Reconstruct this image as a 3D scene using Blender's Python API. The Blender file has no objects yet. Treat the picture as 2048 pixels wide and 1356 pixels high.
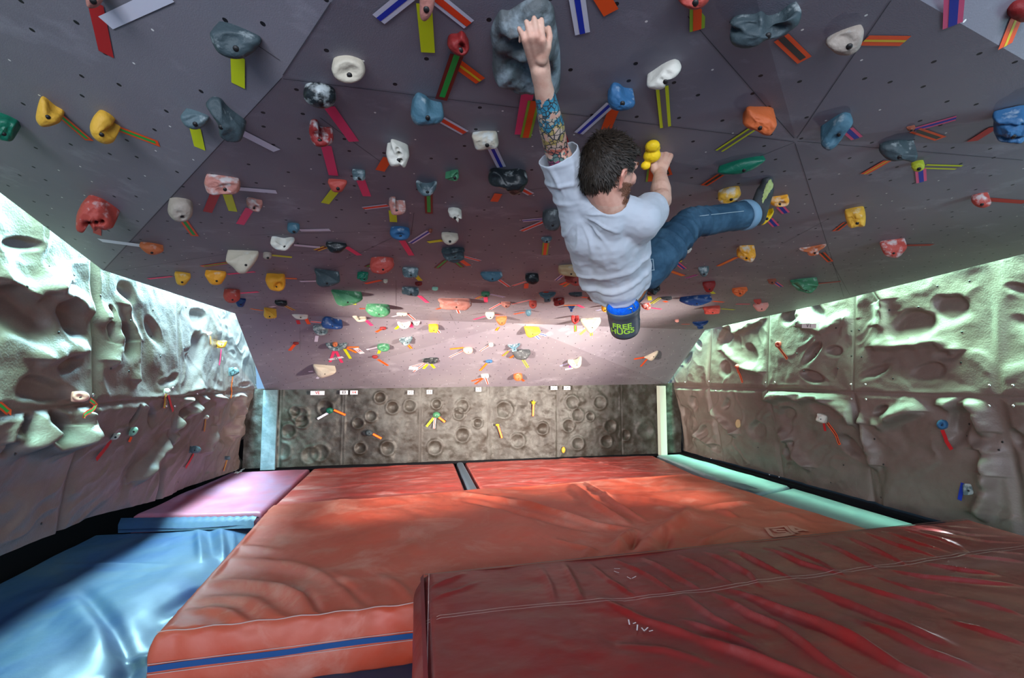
import bpy, bmesh, math, random
import numpy as np
from mathutils import Vector, Matrix

SC = bpy.context.scene
COL = SC.collection
PI = math.pi
rng = np.random.default_rng(7)
random.seed(7)

# ------------------------------------------------------------------ camera
FPX, CX, CY = 960.0, 1024.0, 678.0
YAW = math.radians(12.2459); PITCH = math.radians(4.5268)
CAM = np.array([0, 0, 1.40])
FW = np.array([math.sin(YAW) * math.cos(PITCH), math.cos(YAW) * math.cos(PITCH), math.sin(PITCH)])
RT = np.array([math.cos(YAW), -math.sin(YAW), 0.0])
UP = np.cross(RT, FW)
cd = bpy.data.cameras.new('camera'); cam = bpy.data.objects.new('camera', cd); COL.objects.link(cam)
cd.sensor_width = 36.0; cd.lens = 36.0 * FPX / 2048.0; cd.clip_start = 0.05
cam.matrix_world = Matrix(((RT[0], UP[0], -FW[0], CAM[0]), (RT[1], UP[1], -FW[1], CAM[1]), (RT[2], UP[2], -FW[2], CAM[2]), (0, 0, 0, 1)))
SC.camera = cam

# ------------------------------------------------------------------ light and exposure
SC.view_settings.view_transform = 'Standard'; SC.view_settings.look = 'None'
SC.view_settings.gamma = 1.0; SC.view_settings.use_curve_mapping = False
SC.view_settings.exposure = 0.38
SC.cycles.max_bounces = 6; SC.cycles.diffuse_bounces = 4; SC.cycles.glossy_bounces = 3
SC.cycles.use_denoising = True
SC.cycles.sample_clamp_indirect = 6.0
w = bpy.data.worlds.new('hall'); SC.world = w; w.use_nodes = True
w.node_tree.nodes['Background'].inputs[0].default_value = (0.33, 0.62, 1.0, 1)
w.node_tree.nodes['Background'].inputs[1].default_value = 0.66

def light(name, kind, loc, target, power, color, size=0.2, size_y=None, spot=None, blend=0.5):
    ld = bpy.data.lights.new(name, kind); o = bpy.data.objects.new(name, ld); COL.objects.link(o)
    ld.energy = power; ld.color = color
    if kind == 'AREA':
        ld.shape = 'RECTANGLE'; ld.size = size; ld.size_y = size_y or size
    else:
        ld.shadow_soft_size = size
    if kind == 'SPOT': ld.spot_size = spot; ld.spot_blend = blend
    o.location = loc
    d = Vector(target) - Vector(loc); o.rotation_euler = d.to_track_quat('-Z', 'Y').to_euler()
    return o
# tubes and skylights above the gaps between the hanging roof and the side walls
light('gap_tube_left_back', 'AREA', (-2.25, 6.7, 3.15), (-2.25, 6.7, 0), 720, (0.44, 0.84, 1.0), 0.34, 3.0)
light('gap_tube_left_front', 'AREA', (-2.27, 3.4, 3.15), (-2.27, 3.4, 0), 370, (0.44, 1.0, 0.80), 0.30, 3.6)
light('gap_tube_right', 'AREA', (4.80, 5.4, 3.15), (4.80, 5.4, 0), 1000, (0.44, 1.0, 0.70), 0.30, 5.7)
# spots by the side walls, daylight from behind the photographer, two added fills
light('side_lamp_left', 'SPOT', (-1.9, 3.0, 0.95), (1.7, 7.3, 1.35), 2700, (1.0, 0.86, 0.74), 0.10, None, math.radians(56), 1.0)
light('side_lamp_right', 'SPOT', (4.4, 2.8, 0.95), (1.3, 7.3, 1.35), 3100, (1.0, 0.87, 0.76), 0.10, None, math.radians(56), 1.0)
light('hall_window', 'AREA', (-0.6, -3.6, 2.1), (1.4, 3.0, 0.4), 300, (0.84, 0.90, 1.0), 5.5, 1.2)
light('low_lamp_left', 'SPOT', (-2.3, -0.5, 0.85), (2.2, 2.4, 0.2), 240, (1.0, 0.86, 0.76), 0.10, None, math.radians(50), 0.6)  # added grazing fill to brighten the dark red mat's ridges
light('side_tube_right', 'AREA', (3.7, 0.2, 1.8), (2.3, 0.7, 2.8), 14, (0.55, 0.95, 1.0), 0.8, 0.4)  # added teal fill for the upper right roof facet, not a real tube
# upward flood lamp standing behind the mats on the right
light('flood_lamp_right', 'SPOT', (3.95, 2.9, 0.24), (2.0, 3.4, 2.3), 95, (0.95, 0.94, 1.0), 0.06, None, math.radians(150), 0.5)

# ------------------------------------------------------------------ helpers
def ray(x, y): return FW + RT * (x - CX) / FPX - UP * (y - CY) / FPX
def onX(x, y, X): r = ray(x, y); return CAM + r * (X / r[0])
def onY(x, y, Y): r = ray(x, y); return CAM + r * (Y / r[1])
def onZ(x, y, Z): r = ray(x, y); return CAM + r * ((Z - CAM[2]) / r[2])
def onP(x, y, p, n):
    r = ray(x, y); return CAM + r * (np.dot(np.array(p) - CAM, n) / np.dot(r, n))
def atD(x, y, d): return CAM + ray(x, y) * d
def nrm(v): v = np.asarray(v, float); return v / np.linalg.norm(v)

def tag(o, label=None, cat=None, group=None, kind=None):
    if label: o['label'] = label
    if cat: o['category'] = cat
    if group: o['group'] = group
    if kind: o['kind'] = kind
    return o

def mesh_obj(name, verts, faces, mat=None, parent=None, smooth=True):
    me = bpy.data.meshes.new(name)
    verts = np.asarray(verts, dtype=np.float64)
    if isinstance(faces, np.ndarray) and faces.ndim == 2:
        n, k = faces.shape
        me.vertices.add(len(verts)); me.vertices.foreach_set('co', verts.ravel())
        me.loops.add(n * k); me.loops.foreach_set('vertex_index', faces.astype(np.int32).ravel())
        me.polygons.add(n); me.polygons.foreach_set('loop_start', np.arange(0, n * k, k, dtype=np.int32))
        me.polygons.foreach_set('loop_total', np.full(n, k, dtype=np.int32))
        me.update(calc_edges=True)
    else:
        me.from_pydata([tuple(v) for v in verts], [], [tuple(int(i) for i in f) for f in faces]); me.update()
    me.validate()
    if smooth:
        me.polygons.foreach_set('use_smooth', [True] * len(me.polygons))
    o = bpy.data.objects.new(name, me); COL.objects.link(o)
    if mat: me.materials.append(mat)
    if parent: o.parent = parent
    return o

def empty(name, loc):
    o = bpy.data.objects.new(name, None); COL.objects.link(o); o.location = loc; o.empty_display_size = 0.1
    return o

def grid_faces(nu, nv):
    i = np.arange(nu - 1)[:, None] * nv + np.arange(nv - 1)[None, :]
    i = i.ravel()
    return np.stack([i, i + nv, i + nv + 1, i + 1], 1)

# value noise on numpy arrays
_P = rng.random((64, 64, 64)).astype(np.float64)
def vnoise(x, y, z=0.0):
    x, y, z = np.broadcast_arrays(np.asarray(x, float), np.asarray(y, float), np.asarray(z, float))
    xi = np.floor(x).astype(int); yi = np.floor(y).astype(int); zi = np.floor(z).astype(int)
    fx = x - xi; fy = y - yi; fz = z - zi
    s = lambda t: t * t * t * (t * (t * 6 - 15) + 10)
    fx, fy, fz = s(fx), s(fy), s(fz)
    r = 0
    for a in (0, 1):
        for b in (0, 1):
            for c in (0, 1):
                wgt = (fx if a else 1 - fx) * (fy if b else 1 - fy) * (fz if c else 1 - fz)
                r = r + wgt * _P[(xi + a) % 64, (yi + b) % 64, (zi + c) % 64]
    return r * 2 - 1
def fbm(x, y, z=0.0, o=4, g=0.5):
    r = 0; a = 1.0; f = 1.0
    for k in range(o):
        r = r + a * vnoise(x * f + 17.3 * k, y * f + 5.1 * k, z * f + 9.7 * k); a *= g; f *= 2.03
    return r
def sstep(a, b, x):
    t = np.clip((x - a) / (b - a), 0, 1); return t * t * (3 - 2 * t)

# ------------------------------------------------------------------ materials
def mat(name, col, rough=0.6, spec=0.4, metal=0.0, noise=None, bump=None, coat=0.0, sheen=0.0):
    """noise = (scale, second colour, amount low, high); bump = (scale, strength, distance)"""
    m = bpy.data.materials.new(name); m.use_nodes = True
    nt = m.node_tree; b = nt.nodes['Principled BSDF']
    b.inputs['Base Color'].default_value = (*col, 1); b.inputs['Roughness'].default_value = rough
    b.inputs['Specular IOR Level'].default_value = spec; b.inputs['Metallic'].default_value = metal
    b.inputs['Coat Weight'].default_value = coat; b.inputs['Coat Roughness'].default_value = 0.15
    b.inputs['Sheen Weight'].default_value = sheen
    tc = nt.nodes.new('ShaderNodeTexCoord')
    if noise:
        n = nt.nodes.new('ShaderNodeTexNoise'); n.inputs['Scale'].default_value = noise[0]; n.inputs['Detail'].default_value = 6
        n.inputs['Roughness'].default_value = 0.6
        r = nt.nodes.new('ShaderNodeMapRange'); r.inputs['From Min'].default_value = noise[2]; r.inputs['From Max'].default_value = noise[3]
        mx = nt.nodes.new('ShaderNodeMix'); mx.data_type = 'RGBA'
        mx.inputs['A'].default_value = (*col, 1); mx.inputs['B'].default_value = (*noise[1], 1)
        nt.links.new(tc.outputs['Object'], n.inputs['Vector']); nt.links.new(n.outputs['Fac'], r.inputs['Value'])
        nt.links.new(r.outputs['Result'], mx.inputs['Factor']); nt.links.new(mx.outputs['Result'], b.inputs['Base Color'])
    if bump:
        n2 = nt.nodes.new('ShaderNodeTexNoise'); n2.inputs['Scale'].default_value = bump[0]; n2.inputs['Detail'].default_value = 5
        bp = nt.nodes.new('ShaderNodeBump'); bp.inputs['Strength'].default_value = bump[1]; bp.inputs['Distance'].default_value = bump[2]
        nt.links.new(tc.outputs['Object'], n2.inputs['Vector']); nt.links.new(n2.outputs['Fac'], bp.inputs['Height'])
        nt.links.new(bp.outputs['Normal'], b.inputs['Normal'])
    return m

def roof_material():
    m = mat('painted_roof_panel', (0.22, 0.185, 0.215), 0.62, 0.35)
    nt = m.node_tree; b = nt.nodes['Principled BSDF']; tc = [n for n in nt.nodes if n.type == 'TEX_COORD'][0]
    N = nt.nodes.new; L = nt.links.new
    base = (0.22, 0.185, 0.215, 1)
    n1 = N('ShaderNodeTexNoise'); n1.inputs['Scale'].default_value = 1.1; n1.inputs['Detail'].default_value = 8; L(tc.outputs['Object'], n1.inputs['Vector'])
    r1 = N('ShaderNodeMapRange'); r1.inputs['From Min'].default_value = 0.35; r1.inputs['From Max'].default_value = 0.7
    L(n1.outputs['Fac'], r1.inputs['Value'])
    mx1 = N('ShaderNodeMix'); mx1.data_type = 'RGBA'; mx1.inputs['A'].default_value = (0.185, 0.165, 0.20, 1); mx1.inputs['B'].default_value = (0.24, 0.22, 0.245, 1)
    L(r1.outputs['Result'], mx1.inputs['Factor'])
    # chalk smudges
    mp = N('ShaderNodeMapping'); mp.inputs['Scale'].default_value = (1.0, 1.6, 1.0); L(tc.outputs['Object'], mp.inputs['Vector'])
    n2 = N('ShaderNodeTexNoise'); n2.inputs['Scale'].default_value = 2.6; n2.inputs['Detail'].default_value = 10; n2.inputs['Roughness'].default_value = 0.66
    L(mp.outputs['Vector'], n2.inputs['Vector'])
    r2 = N('ShaderNodeMapRange'); r2.inputs['From Min'].default_value = 0.56; r2.inputs['From Max'].default_value = 0.78; r2.inputs['To Max'].default_value = 0.5
    L(n2.outputs['Fac'], r2.inputs['Value'])
    mx2 = N('ShaderNodeMix'); mx2.data_type = 'RGBA'; mx2.inputs['B'].default_value = (0.48, 0.46, 0.52, 1)
    L(mx1.outputs['Result'], mx2.inputs['A']); L(r2.outputs['Result'], mx2.inputs['Factor'])
    # grid of threaded bolt holes (jittered 14 cm pattern)
    v = N('ShaderNodeTexVoronoi'); v.voronoi_dimensions = '2D'; v.inputs['Scale'].default_value = 1 / 0.15; v.inputs['Randomness'].default_value = 0.66
    L(tc.outputs['Object'], v.inputs['Vector'])
    lt = N('ShaderNodeMath'); lt.operation = 'LESS_THAN'; lt.inputs[1].default_value = 0.048; L(v.outputs['Distance'], lt.inputs[0])
    # only part of the cells carry an open hole
    sep = N('ShaderNodeSeparateColor'); L(v.outputs['Color'], sep.inputs[0])
    gt = N('ShaderNodeMath'); gt.operation = 'GREATER_THAN'; gt.inputs[1].default_value = 0.30; L(sep.outputs[0], gt.inputs[0])
    ml = N('ShaderNodeMath'); ml.operation = 'MULTIPLY'; L(lt.outputs[0], ml.inputs[0]); L(gt.outputs[0], ml.inputs[1])
    mx3 = N('ShaderNodeMix'); mx3.data_type = 'RGBA'; mx3.inputs['B'].default_value = (0.008, 0.007, 0.010, 1)
    L(mx2.outputs['Result'], mx3.inputs['A']); L(ml.outputs[0], mx3.inputs['Factor'])
    # small steel screw heads in the other cells
    lt2 = N('ShaderNodeMath'); lt2.operation = 'LESS_THAN'; lt2.inputs[1].default_value = 0.026; L(v.outputs['Distance'], lt2.inputs[0])
    sb = N('ShaderNodeMath'); sb.operation = 'LESS_THAN'; sb.inputs[1].default_value = 0.30; L(sep.outputs[0], sb.inputs[0])
    ml2 = N('ShaderNodeMath'); ml2.operation = 'MULTIPLY'; L(lt2.outputs[0], ml2.inputs[0]); L(sb.outputs[0], ml2.inputs[1])
    mx4 = N('ShaderNodeMix'); mx4.data_type = 'RGBA'; mx4.inputs['B'].default_value = (0.85, 0.82, 0.78, 1)
    L(mx3.outputs['Result'], mx4.inputs['A']); L(ml2.outputs[0], mx4.inputs['Factor'])
    L(mx4.outputs['Result'], b.inputs['Base Color'])
    n3 = N('ShaderNodeTexNoise'); n3.inputs['Scale'].default_value = 260; bp = N('ShaderNodeBump'); bp.inputs['Strength'].default_value = 0.25; bp.inputs['Distance'].default_value = 0.002
    L(tc.outputs['Object'], n3.inputs['Vector']); L(n3.outputs['Fac'], bp.inputs['Height']); L(bp.outputs['Normal'], b.inputs['Normal'])
    return m

M = {}
M['roof'] = roof_material()
M['seam'] = mat('dark_joint', (0.05, 0.045, 0.055), 0.8)
def rock_wall(name, c1, c2, rough):
    return mat(name, c1, rough, 0.5, noise=(2.3, c2, 0.35, 0.66), bump=(70, 0.45, 0.006))
M['wall'] = rock_wall('fibreglass_rock_panel', (0.145, 0.100, 0.085), (0.19, 0.145, 0.128), 0.50)
M['wall_low'] = rock_wall('x', (0.15, 0.112, 0.105), (0.22, 0.20, 0.21), 0.30)
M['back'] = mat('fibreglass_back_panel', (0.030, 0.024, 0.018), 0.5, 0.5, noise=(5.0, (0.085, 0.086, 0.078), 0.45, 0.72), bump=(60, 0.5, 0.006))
M['black'] = mat('black_void_board', (0.008, 0.008, 0.010), 0.9, 0.1)
M['steel'] = mat('steel', (0.75, 0.75, 0.73), 0.25, 0.5, 1.0)
M['floor'] = mat('dark_floor', (0.03, 0.03, 0.035), 0.8)

# ------------------------------------------------------------------ the hanging roof (faceted plywood panels)
XL, XR, GAP = -2.171, 4.70, 0.20
WL, WR, YB = XL - GAP, XR + GAP, 8.10
L1 = onX(205, 540, XL); L0 = onX(0, 385, XL)
R2 = onX(1410, 660, XR); R0 = onX(2048, 508, XR)
L3 = onY(530, 780, YB); R3 = onY(1335, 768, YB)
def pn(a, b, c):
    n = nrm(np.cross(b - a, c - a)); return n if n[2] < 0 else -n
nmid = pn(L1, R2, R0)
L2 = onP(470, 627, L1, nmid); P1 = onP(1690, 598, L1, nmid)
C1 = onP(565, 153, L1, nmid); C2 = onP(1592, 280, L1, nmid); MID = (L2 + R2) / 2
nleft = pn(L1, L0, C1); E1 = onP(665, 0, C1, nleft); nfront = pn(C1, C2, E1); E2 = onP(1350, 0, C2, nfront)
Lf = L1 + (L0 - L1) * 3.6; E1f = E1 + (E1 - C1) * 2.6; E2f = E2 + (E2 - C2) * 1.6
nright = pn(C2, P1, R0)
G1 = onP(2048, 120, C2, nright); G2 = onP(1840, 0, C2, nright); G0 = G2 + (G2 - G1) * 1.2; G3 = G1 + (G1 - G2) * 1.2
Rf = np.array([XR, 1.3, R0[2] + 0.13])
H1 = G0 + np.array([0.45, -0.75, 0.62]); H2 = G3 + np.array([0.45, -0.75, 0.62])
RV = [L0, L1, L2, L3, R3, R2, P1, R0, C1, C2, MID, Lf, E1f, E2f, G0, G3, Rf, H1, H2]
# index:0   1   2   3   4   5   6   7   8   9   10   11  12   13   14  15  16  17  18
RF = [(2, 3, 4, 5)][:0] + [(2, 3, 10), (3, 4, 10), (4, 5, 10),
      (1, 2, 8), (2, 10, 8), (8, 10, 9), (10, 5, 9), (5, 6, 9),
      (1, 8, 11), (8, 12, 11),
      (8, 9, 12), (9, 13, 12),
      (9, 6, 7), (9, 7, 16), (9, 16, 15), (9, 15, 14), (9, 14, 13),
      (14, 15, 18), (14, 18, 17)]
def ray_roof(x, y):
    r = ray(x, y); best = None
    for f in RF:
        a, b, c = (RV[i] for i in f)
        n = np.cross(b - a, c - a); dn = np.dot(n, r)
        if abs(dn) < 1e-9: continue
        t = np.dot(n, a - CAM) / dn
        if t <= 0: continue
        p = CAM + r * t
        ok = all(np.dot(np.cross(q2 - q1, p - q1), n) >= -1e-6 for q1, q2 in ((a, b), (b, c), (c, a)))
        if ok and (best is None or t < best[2]):
            nn = nrm(n); nn = nn if nn[2] < 0 else -nn
            best = (p, nn, t)
    if best is None:
        p = onP(x, y, C2, nright); best = (p, nright, np.dot(p - CAM, FW))
    return best
def build_roof():
    bm = bmesh.new()
    low = [bm.verts.new(v) for v in RV]; up = [bm.verts.new(np.array(v) + [0, 0, 0.06]) for v in RV]
    for f in RF:
        bm.faces.new([low[i] for i in f]); bm.faces.new([up[i] for i in reversed(f)])
    be = [e for e in bm.edges if len(e.link_faces) == 1 and e.verts[0] in low]
    li = {v: i for i, v in enumerate(low)}
    for e in be:
        a, b = li[e.verts[0]], li[e.verts[1]]
        bm.faces.new([low[a], low[b], up[b], up[a]])
    bmesh.ops.recalc_face_normals(bm, faces=bm.faces)
    me = bpy.data.meshes.new('ceiling'); bm.to_mesh(me); bm.free()
    o = bpy.data.objects.new('ceiling', me); COL.objects.link(o); me.materials.append(M['roof'])
    return tag(o, kind='structure')
ceiling = build_roof()
# panel joints: thin dark strips lying in the facets
def strip_between(p, q, n, width, lift=0.0012):
    d = nrm(q - p); s = nrm(np.cross(n, d)) * width / 2
    return [p - s + n * lift, p + s + n * lift, q + s + n * lift, q - s + n * lift]
def joints():
    V = []; F = []
    def add(x1, y1, x2, y2, wd=0.0024):
        k = 6
        for i in range(k):
            a = ray_roof(x1 + (x2 - x1) * i / k, y1 + (y2 - y1) * i / k); b = ray_roof(x1 + (x2 - x1) * (i + 1) / k, y1 + (y2 - y1) * (i + 1) / k)
            if abs(np.dot(a[1], b[1])) < 0.999: continue
            q = strip_between(a[0], b[0], a[1], wd); s = len(V); V.extend(q); F.append((s, s + 1, s + 2, s + 3))
    for a in [(563, 156, 207, 541), (566, 157, 1588, 283), (1590, 286, 1688, 594), (566, 150, 662, 4), (1588, 276, 1376, 32),
              (1594, 276, 1782, 0), (1595, 282, 2046, 320), (1590, 284, 1420, 352), (205, 545, 470, 505), (470, 505, 760, 500),
              (640, 235, 760, 322), (500, 470, 830, 460), (828, 425, 822, 470), (795, 470, 690, 520), (1652, 440, 1560, 490),
              (470, 60, 560, 120), (792, 560, 792, 620), (1000, 388, 1110, 372), (690, 530, 580, 560), (600, 655, 600, 700), (900, 628, 912, 650),
              (1650, 500, 1700, 590)]:
        add(*a)
    return mesh_obj('panel_joint', V, F, M['seam'], ceiling, False)
joints()

# ------------------------------------------------------------------ moulded rock walls
def rock_panel(name, Y0, Y1, z0f, z1, X, sgn, seams, hollows, nu, nv, mt, seed, amp=0.055, zs=1.20, flow=0.0, arcs=()):
    """a wall in the plane x = X facing sgn; z0f(Y) is its lower edge"""
    y = np.linspace(Y0, Y1, nu)[:, None]; t = np.linspace(0, 1, nv)[None, :]
    z0 = z0f(y); z = z0 + (z1 - z0) * t; y = np.broadcast_to(y, z.shape)
    wx = fbm(y * 1.3 + seed, z * 1.3, 0.5, 3) * 0.35; wz = fbm(y * 1.3, z * 1.3 + seed, 3.5, 3) * 0.35
    yy = y + wx + flow * (z - 1.2) * (z < zs); zz = (z + wz) * 1.0
    n = fbm(yy * 1.15 + seed, zz * 1.5, 1.5, 3, 0.30)
    d = amp * (0.8 * np.tanh(1.6 * n) + 0.3)
    rid = 1 - np.abs(fbm(yy * 1.7 + 9 + seed, zz * 1.5 + 4, 7.5, 3)); d += 0.010 * np.clip(rid - 0.72, 0, 1) / 0.28
    d += 0.0035 * fbm(y * 7, z * 7, seed, 3)
    for (hy, hz, ry, rz, dep) in hollows:
        u = (y - hy) / ry; v = (z - hz) / rz
        sl = 0.9 * math.sin(hy * 13.7 + hz * 31.1); v = v + sl * u; u = u * 1.05
        r = np.sqrt(u * u + v * v) + 0.18 * fbm(y * 5 + seed, z * 5, 2.2, 2)
        r = r + 0.30 * fbm(y * 2.6 + hz * 7, z * 2.2, 4.2, 2); lo_ = np.where(v > 0, 0.35 + 0.40 * np.clip(v, 0, 1), 0.35 - 0.35 * np.clip(-v, 0, 1))
        bowl = 1 - sstep(0, 1, (r - lo_) / (1.0 - lo_))
        d = d * (1 - 0.6 * bowl) - dep * bowl * (1.0 + 0.35 * np.clip(v, -1, 1)) + 0.002 * np.exp(-((r - 1.12) / 0.2) ** 2)
    for arc in arcs:
        pts = [onX(a, b, X)[1:] for a, b in arc]; best = np.full(z.shape, 9.0); sd = np.zeros(z.shape)
        for (ay, az), (by, bz) in zip(pts[:-1], pts[1:]):
            l2 = (by - ay) ** 2 + (bz - az) ** 2 + 1e-9; t_ = np.clip(((y - ay) * (by - ay) + (z - az) * (bz - az)) / l2, 0, 1)
            dd = np.hypot(y - ay - t_ * (by - ay), z - az - t_ * (bz - az)); m_ = dd < best; best = np.where(m_, dd, best); sd = np.where(m_, z - az - t_ * (bz - az), sd)
        wd_ = np.where(sd > 0, 0.085, 0.040); d = d + np.where(z < zs, .066, .050) * np.exp(-(best / wd_) ** 2) * (1 + .3 * fbm(y * 8, z * 8, 1.1, 2))
    e = np.full(z.shape, 9.0)
    for s in seams: e = np.minimum(e, np.abs(y - s))
    e = np.minimum(e, np.abs(z - zs))
    wgt = sstep(0.0, 0.07, e)
    macro = np.interp(z, [0.0, 0.7, zs - 0.12, zs + 0.02, 1.7, 2.6], [-0.15, -0.07, 0.03, 0.06, 0.02, -0.06])
    d = d * wgt * np.where(z < zs, 1.5, 1.0) + 0.012 * (1 - wgt) - 0.010 * (e < 0.005) + macro
    V = np.stack([X + sgn * d, y, z], -1).reshape(-1, 3)
    F = grid_faces(nu, nv)
    if sgn < 0: F = F[:, ::-1]
    o = mesh_obj(name, V, F, mt)
    return o, (y[:, 0], z, d)
def hollow_x(lst, X):
    out = []
    for (px, py, rx, ry) in lst:
        c = onX(px, py, X); a = onX(px - rx, py, X); b = onX(px + rx, py, X); t = onX(px, py - ry, X); u = onX(px, py + ry, X)
        ry_m = abs(a[1] - b[1]) / 2; rz_m = abs(t[2] - u[2]) / 2
        out.append((c[1], c[2], max(ry_m, 0.04), max(rz_m, 0.04), min(0.038, 0.15 * min(ry_m, rz_m) + 0.010)))
    return out
LH = hollow_x([(45, 490, 45, 16), (50, 650, 80, 55), (128, 645, 34, 44), (118, 730, 34, 28), (60, 790, 70, 36), (249, 592, 24, 32), (388, 700, 24, 42),
               (243, 690, 22, 40), (300, 665, 20, 26), (206, 655, 11, 36), (395, 640, 18, 20), (330, 760, 24, 14), (12, 872, 26, 34), (85, 868, 28, 42), (255, 835, 10, 20),
               (294, 832, 13, 24), (362, 838, 15, 22), (428, 828, 9, 26), (462, 812, 10, 20), (460, 872, 15, 26), (495, 895, 11, 26), (500, 830, 9, 18), (478, 770, 12, 9)], WL)
RH = hollow_x([(1451, 679, 15, 20), (1505, 715, 22, 28), (1459, 738, 12, 16), (1583, 633, 18, 18), (1633, 622, 24, 20), (1633, 707, 20, 18), (1675, 704, 18, 12),
               (1830, 660, 60, 34), (1900, 620, 40, 30), (1764, 742, 36, 14), (1857, 748, 46, 18), (1900, 712, 40, 16), (2036, 580, 30, 16), (2040, 645, 30, 26), (1640, 755, 30, 12), (1380, 720, 10, 12), (1400, 690, 9, 10),
               (1393, 806, 10, 16), (1366, 826, 11, 15), (1402, 868, 13, 15), (1384, 844, 9, 11), (1577, 828, 22, 16), (1505, 862, 20, 20), (1377, 868, 10, 14), (1924, 846, 32, 42),
               (1455, 812, 14, 14), (1350, 860, 8, 18), (1345, 800, 7, 12), (1425, 900, 12, 10), (1770, 822, 22, 12), (1700, 900, 40, 24), (1572, 905, 14, 18), (2035, 880, 30, 30)], WR)
lseams = [1.2, 2.55, onX(176, 640, WL)[1], onX(350, 690, WL)[1], onX(440, 700, WL)[1], YB]
rseams = [0.4, 1.7, onX(2003, 700, WR)[1], onX(1713, 700, WR)[1], onX(1540, 700, WR)[1], onX(1424, 700, WR)[1], YB]
def left_bottom(y):
    p = [onX(q[0], q[1], WL) for q in ((0, 1128), (200, 1036), (330, 1000), (440, 958), (500, 934))]
    ys = np.array([0.0] + [a[1] for a in p] + [9.0]); zz = np.array([p[0][2]] + [a[2] for a in p] + [p[-1][2]])
    return np.interp(y, ys, zz)
wl, WLd = rock_panel('wall_left', 0.8, YB + 0.15, left_bottom, 3.3, WL, 1, lseams, LH, 560, 330, M['wall'], 3.0, 0.05, 1.20, -1.1,
    [[(60, 722), (100, 706), (145, 700)], [(208, 640), (217, 690), (200, 722)], [(240, 610), (262, 680), (255, 760)], [(362, 800), (385, 778), (396, 800)], [(345, 856), (362, 836), (382, 818)], [(2, 885), (25, 900), (48, 872)], [(62, 892), (86, 902), (112, 884)], [(124, 800), (132, 850), (110, 905)], [(415, 785), (428, 800), (432, 850), (420, 905)], [(470, 800), (480, 830), (474, 870)], [(290, 960), (320, 905), (350, 880)], [(0, 560), (60, 590), (110, 560)], [(100, 590), (150, 612), (190, 640)]])
wr, WRd = rock_panel('wall_right', 0.3, YB + 0.15, lambda y: y * 0 + 0.035, 3.3, WR, -1, rseams, RH, 560, 360, M['wall'], 21.0, 0.05, 1.235, 0.6,
    [[(1545, 802), (1575, 793), (1605, 790)], [(1615, 801), (1640, 794), (1665, 800)], [(1675, 808), (1700, 822), (1718, 845)], [(1720, 850), (1735, 890), (1742, 930)], [(1905, 812), (1945, 808), (1966, 825), (1970, 862)], [(1972, 900), (1978, 950), (1974, 1000), (1955, 1032)],
     [(1562, 870), (1580, 910), (1604, 934)], [(1768, 852), (1800, 836), (1840, 822)], [(1390, 872), (1412, 888)], [(1430, 826), (1462, 868)], [(1760, 694), (1820, 690), (1880, 682), (1905, 702)], [(1560, 590), (1588, 606), (1612, 650)], [(1612, 650), (1650, 662), (1700, 640)], [(1430, 640), (1470, 665), (1520, 640)], [(1745, 560), (1770, 600), (1765, 650)], [(1450, 700), (1490, 735), (1530, 745)]])
for o in (wl, wr): tag(o, kind='structure')
def wall_surface(px, py, side):
    """point on the displaced side wall seen at a pixel"""
    X, (ys, zs, d), s = (WL, WLd, 1) if side == 'L' else (WR, WRd, -1)
    p = onX(px, py, X)
    for k in range(3):
        i = int(np.clip(np.searchsorted(ys, p[1]), 1, len(ys) - 1)); j = int(np.clip(np.searchsorted(zs[i], p[2]), 0, zs.shape[1] - 1))
        p = onX(px, py, X + s * d[i, j])
    return p

def back_wall():
    nx, nz = 520, 130
    x = np.linspace(WL - 0.05, WR + 0.05, nx)[:, None]; t = np.linspace(0, 1, nz)[None, :]
    zt = np.interp(x, [L3[0], R3[0]], [L3[2], R3[2]]) + 0.02; z = 0.015 + (zt - 0.015) * t; x = np.broadcast_to(x, z.shape)
    d = 0.022 * np.tanh(1.5 * fbm(x * 2.0 + 3, z * 2.0, 4.4, 4)) + 0.010 * fbm(x * 7, z * 7, 1.0, 3)
    pits = [(760, 795, .09), (785, 815, .10), (820, 812, .10), (742, 832, .09), (716, 846, .09), (775, 896, .11), (720, 896, .09), (873, 808, .08), (925, 812, .11), (918, 828, .09),
            (925, 870, .12), (955, 846, .08), (1144, 805, .12), (1200, 805, .12), (1155, 830, .11), (1136, 851, .11), (1155, 887, .11), (1220, 852, .12), (1212, 882, .11), (1180, 833, .08),
            (1085, 857, .10), (1035, 882, .12), (1008, 820, .14), (600, 830, .12), (605, 843, .10), (577, 862, .11), (547, 865, .10), (565, 902, .13), (620, 910, .13), (640, 905, .13), (590, 822, .08), (650, 815, .12), (1290, 860, .16), (870, 895, .12), (1250, 870, .10)]
    for (px, py, r) in pits:
        c = onY(px, py, YB); q = np.sqrt((x - c[0]) ** 2 + (z - c[2]) ** 2) / r
        d = d - 0.028 * (1 - sstep(0.1, 1, q)) + 0.016 * np.exp(-((q - 1.0) / 0.22) ** 2)
    seams = [onY(q, 850, YB)[0] for q in (560, 686, 840, 978, 1115, 1243)]
    e = np.full(x.shape, 9.0)
    for s in seams: e = np.minimum(e, np.abs(x - s))
    wgt = sstep(0, 0.06, e); d = d * wgt - 0.012 * (e < 0.007)
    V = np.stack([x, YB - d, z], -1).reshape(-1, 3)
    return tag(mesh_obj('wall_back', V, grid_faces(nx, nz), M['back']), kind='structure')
back_wall()

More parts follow.
